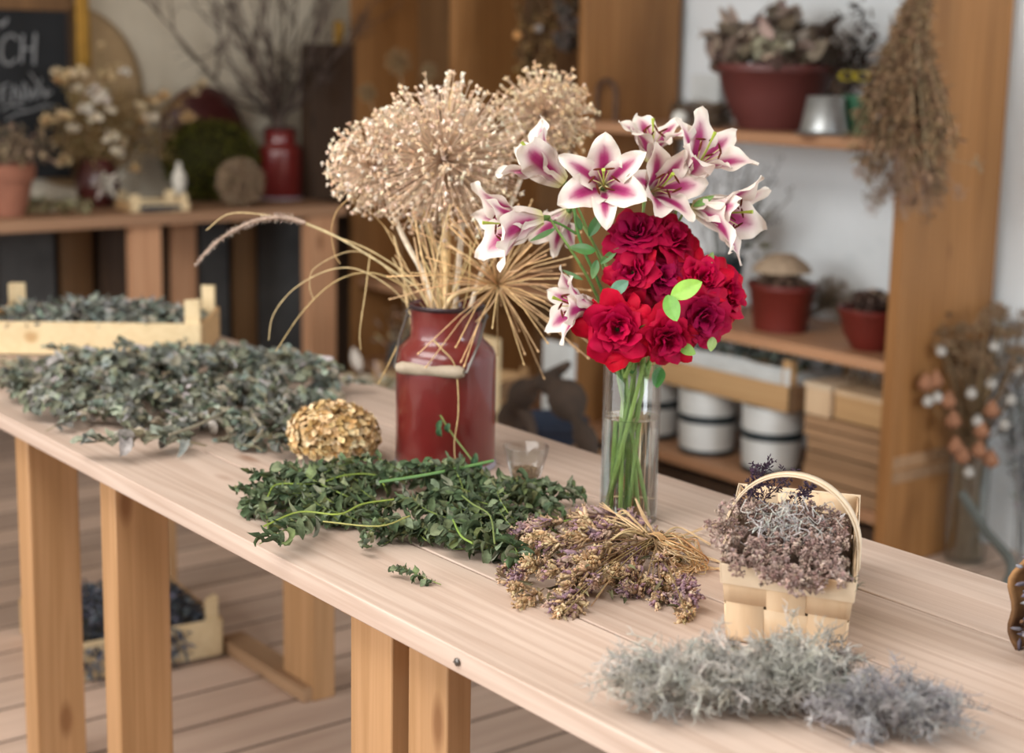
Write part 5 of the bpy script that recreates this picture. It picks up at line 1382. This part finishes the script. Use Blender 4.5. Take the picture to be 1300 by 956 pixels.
for i in range(150):
    a = U(0, 2*PI); k = math.sqrt(random.random()); x = 150 + math.cos(a)*k*95; y = 165 + math.sin(a)*k*62
    p = atX(x, y, c.x + U(-.12, .08)); st.col = vary(lin('#947850'), .2); P = curve([c + Vector((0, 0, .18)), (c + Vector((0, 0, .26))).lerp(p, .5), p], 4); st.tube(P, .0012, 3, cap=False)
    for q in range(12): s = random.choice(P[4:]); e = s + rdir()*.03; st.tube([s, e], .0009, 3, cap=False); fl.spindle(e, e + rdir()*.012, .0045, 3, vary(lin(random.choice(['#a58a60', '#8b6f47', '#c4a97f'])), .2))
st.build('stems', M['dry'], root, auto=0); fl.build('filler_seed_heads', M['dry'], root, auto=0)
# little crate
c0 = ob(236, 270); 
fruit_crate('small_crate', Vector((c0.x-.02, c0.y+.03, BZ+.001)), Vector((-.15, -1, 0)).normalized(), Vector((-1, .15, 0)).normalized(), .24, .20, .035, .07, 'small pale wooden crate on the bench left of the round brown seed ball', rails=1)
b = MB(); q = c0 + Vector((-.10, -.08, .0)); b.box((q.x-.10, q.y-.09, BZ+.012), (q.x+.08, q.y+.07, BZ+.03)); tag(b.build('navy_cloth', M['navy'], bevel=.004), 'folded dark navy cloth in the small crate on the bench', 'cloth')
b = MB(); q = ob(228, 262); b.col = lin('#d8d2c6'); b.lathe([(0, 0), (.018, .004), (.030, .05), (.026, .085), (.012, .105), (.010, .13), (0, .137)], (q.x+.0, q.y, BZ+.045), 16); tag(b.build('pale_seed_capsule', M['solidv']), 'pale poppy-like capsule standing up above the small crate', 'seed pod')
# moss and dark round
XB = -6.12
m = px(262, 190, XB); b = MB()
cd = px(262, 170, XB-.06)
def disc(a, r_): t = a*2*PI; return Vector((XB-.10 + .03*(1-r_), cd.y + math.cos(t)*r_*.205, BZ + .005 + .235 + math.sin(t)*r_*.235))
b.grid(disc, 40, 4); tag(b.build('round_dark_tray', M['dkvase'], solid=.012), 'round dark brown tray leaning on the wall behind the green moss', 'tray')
b = MB(); mc = Vector((XB+.10, px(270, 200, XB+.1).y, BZ+.165))
for i in range(2600):
    d = rdir(-1, 1); k = U(.75, 1.03); p = mc + Vector((d.x*.13, d.y*.21, d.z*.165))*k; b.col = vary(lin(random.choice(['#5b5a20', '#47471a', '#6f6c2c', '#35330f'])), .25)
    e = p + (d + rdir()*.8).normalized()*.024; b.spindle(p, e, .004, 3)
b.col = lin('#2c2a10'); b.ball(mc, .145, 14, 10, (.8, 1.35, 1.05)); 
tag(b.build('moss_mound', M['dry'], auto=0), 'dark olive green moss mound on the bench left of the twig can', 'moss')
c = ob(306, 262); b = MB(); bc = c + Vector((0, 0, .098))
for i in range(1100):
    d = rdir(-1, 1); e = bc + d*.092*U(.85, 1.05); b.col = vary(lin(random.choice(['#a98f74', '#8f775f', '#c0a88c'])), .15); b.tube([bc + d*.02, e], .0008, 3, cap=False)
    for k in range(2): b.spindle(e, e + (d+rdir()).normalized()*.012, .003, 3)
tag(b.build('round_seed_ball', M['dry'], auto=0), 'round fuzzy tan seed ball on the bench in front of the moss', 'dried flower')
# twigs in can
root = thing('twig_bunch', cb2 + Vector((0, 0, .03)), 'bunch of bare grey-brown twigs spreading high from the red can on the bench', 'twigs')
neckc = cb2 + Vector((0, 0, .30))
def twig(pts, r, depth_, br=True):
    b = MB(); b.col = vary(lin('#5d5048'), .15); P = curve(pts, 6); n = len(P); b.tube(P, [r*(1-.75*i/n) for i in range(n)], 5)
    if br:
        for k in range(depth_):
            i = random.randint(int(n*.2), n-2); s = P[i]; d = (P[i+1]-P[i]).normalized(); dd = (d + rdir()*.65 + Vector((0, 0, .25))).normalized(); l = U(.10, .30)
            Q = curve([s, s + dd*l*.5 + rdir()*.012, s + dd*l + rdir()*.02], 4); b.tube(Q, [r*.42*(1-.7*j/len(Q)) for j in range(len(Q))], 4)
            for w in range(4):
                t = random.choice(Q[2:]); e = t + (dd + rdir()*.7).normalized()*U(.03, .09); b.tube([t, e], r*.2, 3, cap=False)
    b.build('branch', M['wick'], root, auto=0)
XT = cb2.x
for pts in [[(335,175),(300,130),(262,88),(228,48),(180,-6)], [(340,170),(332,110),(318,60),(300,-10)], [(345,170),(345,100),(340,50),(330,-20)], [(350,170),(362,110),(372,60),(378,-20)],
            [(355,172),(375,120),(398,60),(420,-10)], [(358,172),(385,130),(415,85),(450,40),(470,10)], [(340,172),(315,120),(290,70),(268,10)], [(352,170),(356,90),(360,30),(352,-30)], [(343,170),(325,90),(305,40),(285,-10)], [(354,170),(382,100),(400,30),(408,-30)]]:
    P = [cb2 + Vector((U(-.03, .03), U(-.03, .03), .03)), neckc + Vector((U(-.02, .02), U(-.02, .02), .02))] + [atX(x, y, XT + U(-.02, .16)*i) for i, (x, y) in enumerate(pts) if i > 0]
    twig(P, .0095, 14)

# ------------------------------------------------------------------ floor behind the table
def crate_at(p, ang, L, W, H, lab, mats=('crate', 'oldcrate'), rails=2):
    u = Vector((math.cos(ang), math.sin(ang), 0)); v = Vector((-u.y, u.x, 0)); return fruit_crate('slatted_crate', Vector(p), u, v, L, W, H, H+.02, lab, mats, rails)
crate_at((-4.75, 3.05, .001), .35, .50, .30, .20, 'slatted wooden crate at the bottom of the blurred stack behind the table', ('oldcrate', 'oldcrate'), 2)
crate_at((-4.73, 3.06, .225), .30, .50, .30, .16, 'slatted wooden crate on top of the blurred stack behind the table', ('crate_end', 'oldcrate'), 2)
crate_at((-4.10, 2.95, .001), .9, .42, .30, .26, 'pale wooden crate on the floor behind the milk can', ('crate', 'crate_end'), 2)
b = MB()
for (x0, y0, x1, y1, Y) in [(432,470,520,440,2.75)]:
    b.bar(py(x0, y0, Y), py(x1, y1, Y), .03, .05)
for k, (p, q, lab) in enumerate([(py(458,470,2.9), py(520,445,2.9), 'pale plank end poking up behind the back edge of the table'), (py(600,440,2.9), py(640,520,2.9), 'pale upright slat behind the milk can')]):
    pass
for k, (x, Y, h, mt, lab) in enumerate([(612, 3.0, .62, 'crate', 'pale upright board just right of the milk can in the background'), (705, 3.2, .60, 'paper', 'white board standing before the left shelf panel')]):
    p = on(x, Y, 0); bb = MB(); bb.box((p.x-.07, Y-.012, .001), (p.x+.07, Y+.012, h)); tag(bb.build('leaning_board', M[mt], bevel=.002), lab, 'board')
leafmass('pale_husks', lambda: on(U(445, 500), 2.9+U(-.1, .1), .30) + Vector((0, 0, U(-.02, .10))), 60, .08, .035, ['#c9bfb0', '#b3a590', '#9d8e7a'], 'pale crumpled husks in the crate behind the back edge of the table')
leafmass('brown_dried_bundle', ellip(Vector((-4.65, 3.25, .47)), .22, .16, .16, -.3, .2), 300, .06, .016, ['#8b7660', '#a89478', '#6b5846', '#4f4136'], 'brown dried plant bundle heaped on the crate stack behind the milk can')
b = MB()
P = [py(648, 600, 2.8), py(648, 545, 2.8), py(660, 505, 2.75), py(690, 485, 2.7), py(715, 500, 2.62), py(738, 545, 2.52), py(762, 600, 2.42), py(785, 660, 2.35)]
P = [Vector((P[0].x, P[0].y, .0))] + P; C_ = curve(P, 7); b.tube(C_, [(.030 + .012*math.sin(i*.9) + .012*math.sin(i*.37+1)) for i in range(len(C_))], 12)
for pts in [[C_[20], py(675, 545, 2.74), py(672, 600, 2.75)], [C_[26], py(710, 470, 2.7), py(722, 462, 2.7)]]:
    Q = curve(pts, 5); b.tube(Q, [.022*(1-.6*i/len(Q)) for i in range(len(Q))], 9)
tag(b.build('driftwood_arch', M['driftwood']), 'dark gnarled driftwood root arching behind the table between can and vase', 'driftwood')
q = on(692, 2.95, 0); pot('dark_bowl', Vector((q.x, q.y, .33)), bowlprof(.06, .12, .10), 'navy', 'dark blue bowl on a box under the driftwood arch', 'bowl')
b = MB(); b.box((q.x-.17, q.y-.13, .001), (q.x+.17, q.y+.15, .33)); tag(b.build('brown_box', M['oldcrate'], bevel=.004), 'brown wooden box on the floor carrying the dark blue bowl', 'box')

# ------------------------------------------------------------------ floor bouquet right of the shelving
fb = pz(1225, 712, 0); fb.y = min(fb.y, 3.98); fb.z = 0
root = thing('floor_vase', fb, 'tall glass floor vase of dried flowers beside the right shelf panel', 'vase')
MB().lathe([(0, 0), (.058, 0), (.060, .01), (.060, .36), (.057, .36), (.055, .012), (0, .012)], n=40).build('glass_cylinder', M['glassbase'], root, local=True, auto=60)
root = thing('floor_bouquet', fb + Vector((0, 0, .02)), 'dried bouquet of brown umbels, white poppy pods and orange lanterns in the floor vase', 'dried flowers')
st = MB(); um = MB(); top = fb + Vector((0, 0, .34)); fd = depth(fb)
for i in range(60):
    x, y = U(1195, 1310), U(395, 480); p = pd(x, y, fd + U(-.22, .10)); st.col = vary(lin('#7f6a50'), .2); bs = fb + Vector((U(-.035, .035), U(-.035, .035), .015)); P = curve([bs, top + Vector((U(-.03, .03), U(-.03, .03), 0)), top.lerp(p, .5), p], 4); st.tube(P, .0022, 4, cap=False)
    for k in range(34):
        d = rdir(-.1, 1); e = p + d*.035*U(.6, 1); um.col = vary(lin(random.choice(['#93795d', '#7d6650', '#a58c6f'])), .15); um.tube([p, e], .0008, 3, cap=False); um.spindle(e, e + rdir()*.009, .003, 3)
def sub(x, y, r, c, nm, n=1, kind=0):
    p = pd(x, y, fd - .17); st.col = lin('#7f6a50'); st.tube(curve([top, top.lerp(p, .5), p], 4), .002, 4, cap=False)
    b = MB(); b.col = lin(c); 
    if kind: b.lathe([(0, -r), (r*.8, -r*.5), (r, 0), (r*.6, r*.8), (0, r*1.5)], p, 10)
    else: b.ball(p, r, 12, 8); b.lathe([(r*.2, r*.8), (r*.7, r*1.15), (0, r*1.2)], p, 10)
    b.build(nm, M['solidv'], root)
for x, y in [(1178,350+160),(1190,505),(1262,440),(1258,487),(1283,508),(1241,535),(1233,500),(1195,446),(1275,540),(1292,470),(1230,600)]: sub(x, y, .017, '#a5a19b', 'poppy_pod')
for x, y in [(1188,484),(1204,510),(1210,535),(1246,548),(1259,522),(1213,568),(1222,580),(1243,573),(1258,585),(1175,488)]: sub(x, y, .025, '#8c634b', 'physalis_lantern', kind=1)
st.build('stems', M['dry'], root, auto=0); um.build('umbels', M['dry'], root, auto=0)
b = MB(); b.tube(curve([pd(1222, 628, fd-.25), pd(1250, 672, fd-.4), pd(1284, 730, fd-.6), Vector((-2.35, 3.3, .02))], 6), .014, 10); tag(b.build('grey_pole', M['greycord']), 'grey-green pole leaning on the floor vase', 'pole')
b = MB()
for i in range(22):
    x = U(1260, 1320); p = pd(x, U(400, 560), fd - .1 + U(0, .1)); p.y = min(p.y, 4.1); q = Vector((fb.x + .25 + U(-.05, .1), fb.y - .05, 0)); b.col = vary(lin('#8b8d8d'), .15); P = curve([q, q.lerp(p, .5) + Vector((.02, 0, 0)), p], 4); b.tube(P, .003, 4)
    for k in range(12): s = random.choice(P[4:]); b.leaf(s, Vector((U(-1, 1), U(-1, 0), U(0, 1))), rdir(), .04, .014, .3, .5, 0, vary(lin('#8d8f8f'), .2), nu=3, nv=2)
tag(b.build('grey_branches', M['dry'], auto=0), 'grey leafy branches against the white wall right of the floor bouquet', 'dried plant')

# ------------------------------------------------------------------ light, sky, camera
w = bpy.data.worlds.new('World'); scene.world = w; w.use_nodes = True
bg = w.node_tree.nodes['Background']; bg.inputs[0].default_value = (.90, .95, 1.0, 1); bg.inputs[1].default_value = .55
def window_light(name, loc, target, sx, sy, power, c):
    d = bpy.data.lights.new(name, 'AREA'); d.shape = 'RECTANGLE'; d.size = sx; d.size_y = sy; d.energy = power; d.color = c
    o = bpy.data.objects.new(name, d); col.objects.link(o); o.location = loc
    o.rotation_euler = (Vector(target) - Vector(loc)).to_track_quat('-Z', 'Y').to_euler()
    return o
window_light('added_overhead_light', (-1.9, .3, 2.9), (-2.3, 1.9, .8), 2.6, 1.3, 60, (1, .975, .94))  # added lamp lighting the table from above; the ceiling has no opening
window_light('daylight_window_front', (-2.6, -2.3, 1.9), (-2.6, 2.4, .9), 4.0, 1.5, 85, (1, .98, .95))
window_light('daylight_window_side', (1.9, 2.6, 1.9), (-3.0, 3.6, 1.0), 1.2, 1.3, 60, (.86, .93, 1))
cam = bpy.data.cameras.new('Camera'); co = bpy.data.objects.new('Camera', cam); col.objects.link(co)
mt = Matrix.Identity(4)
for i in range(3):
    mt[i][0] = RW[i, 0]; mt[i][1] = -RW[i, 1]; mt[i][2] = -RW[i, 2]; mt[i][3] = CAM[i]
co.matrix_world = mt
cam.sensor_width = 36; cam.lens = F*36/1300; cam.shift_y = -45/1300; cam.clip_start = .05
cam.dof.use_dof = True; cam.dof.focus_distance = 2.2; cam.dof.aperture_fstop = 2.7; cam.dof.aperture_blades = 9
scene.camera = co
vs = scene.view_settings; vs.view_transform = 'Standard'; vs.look = 'None'; vs.gamma = 1; vs.use_curve_mapping = False; vs.exposure = 0.66
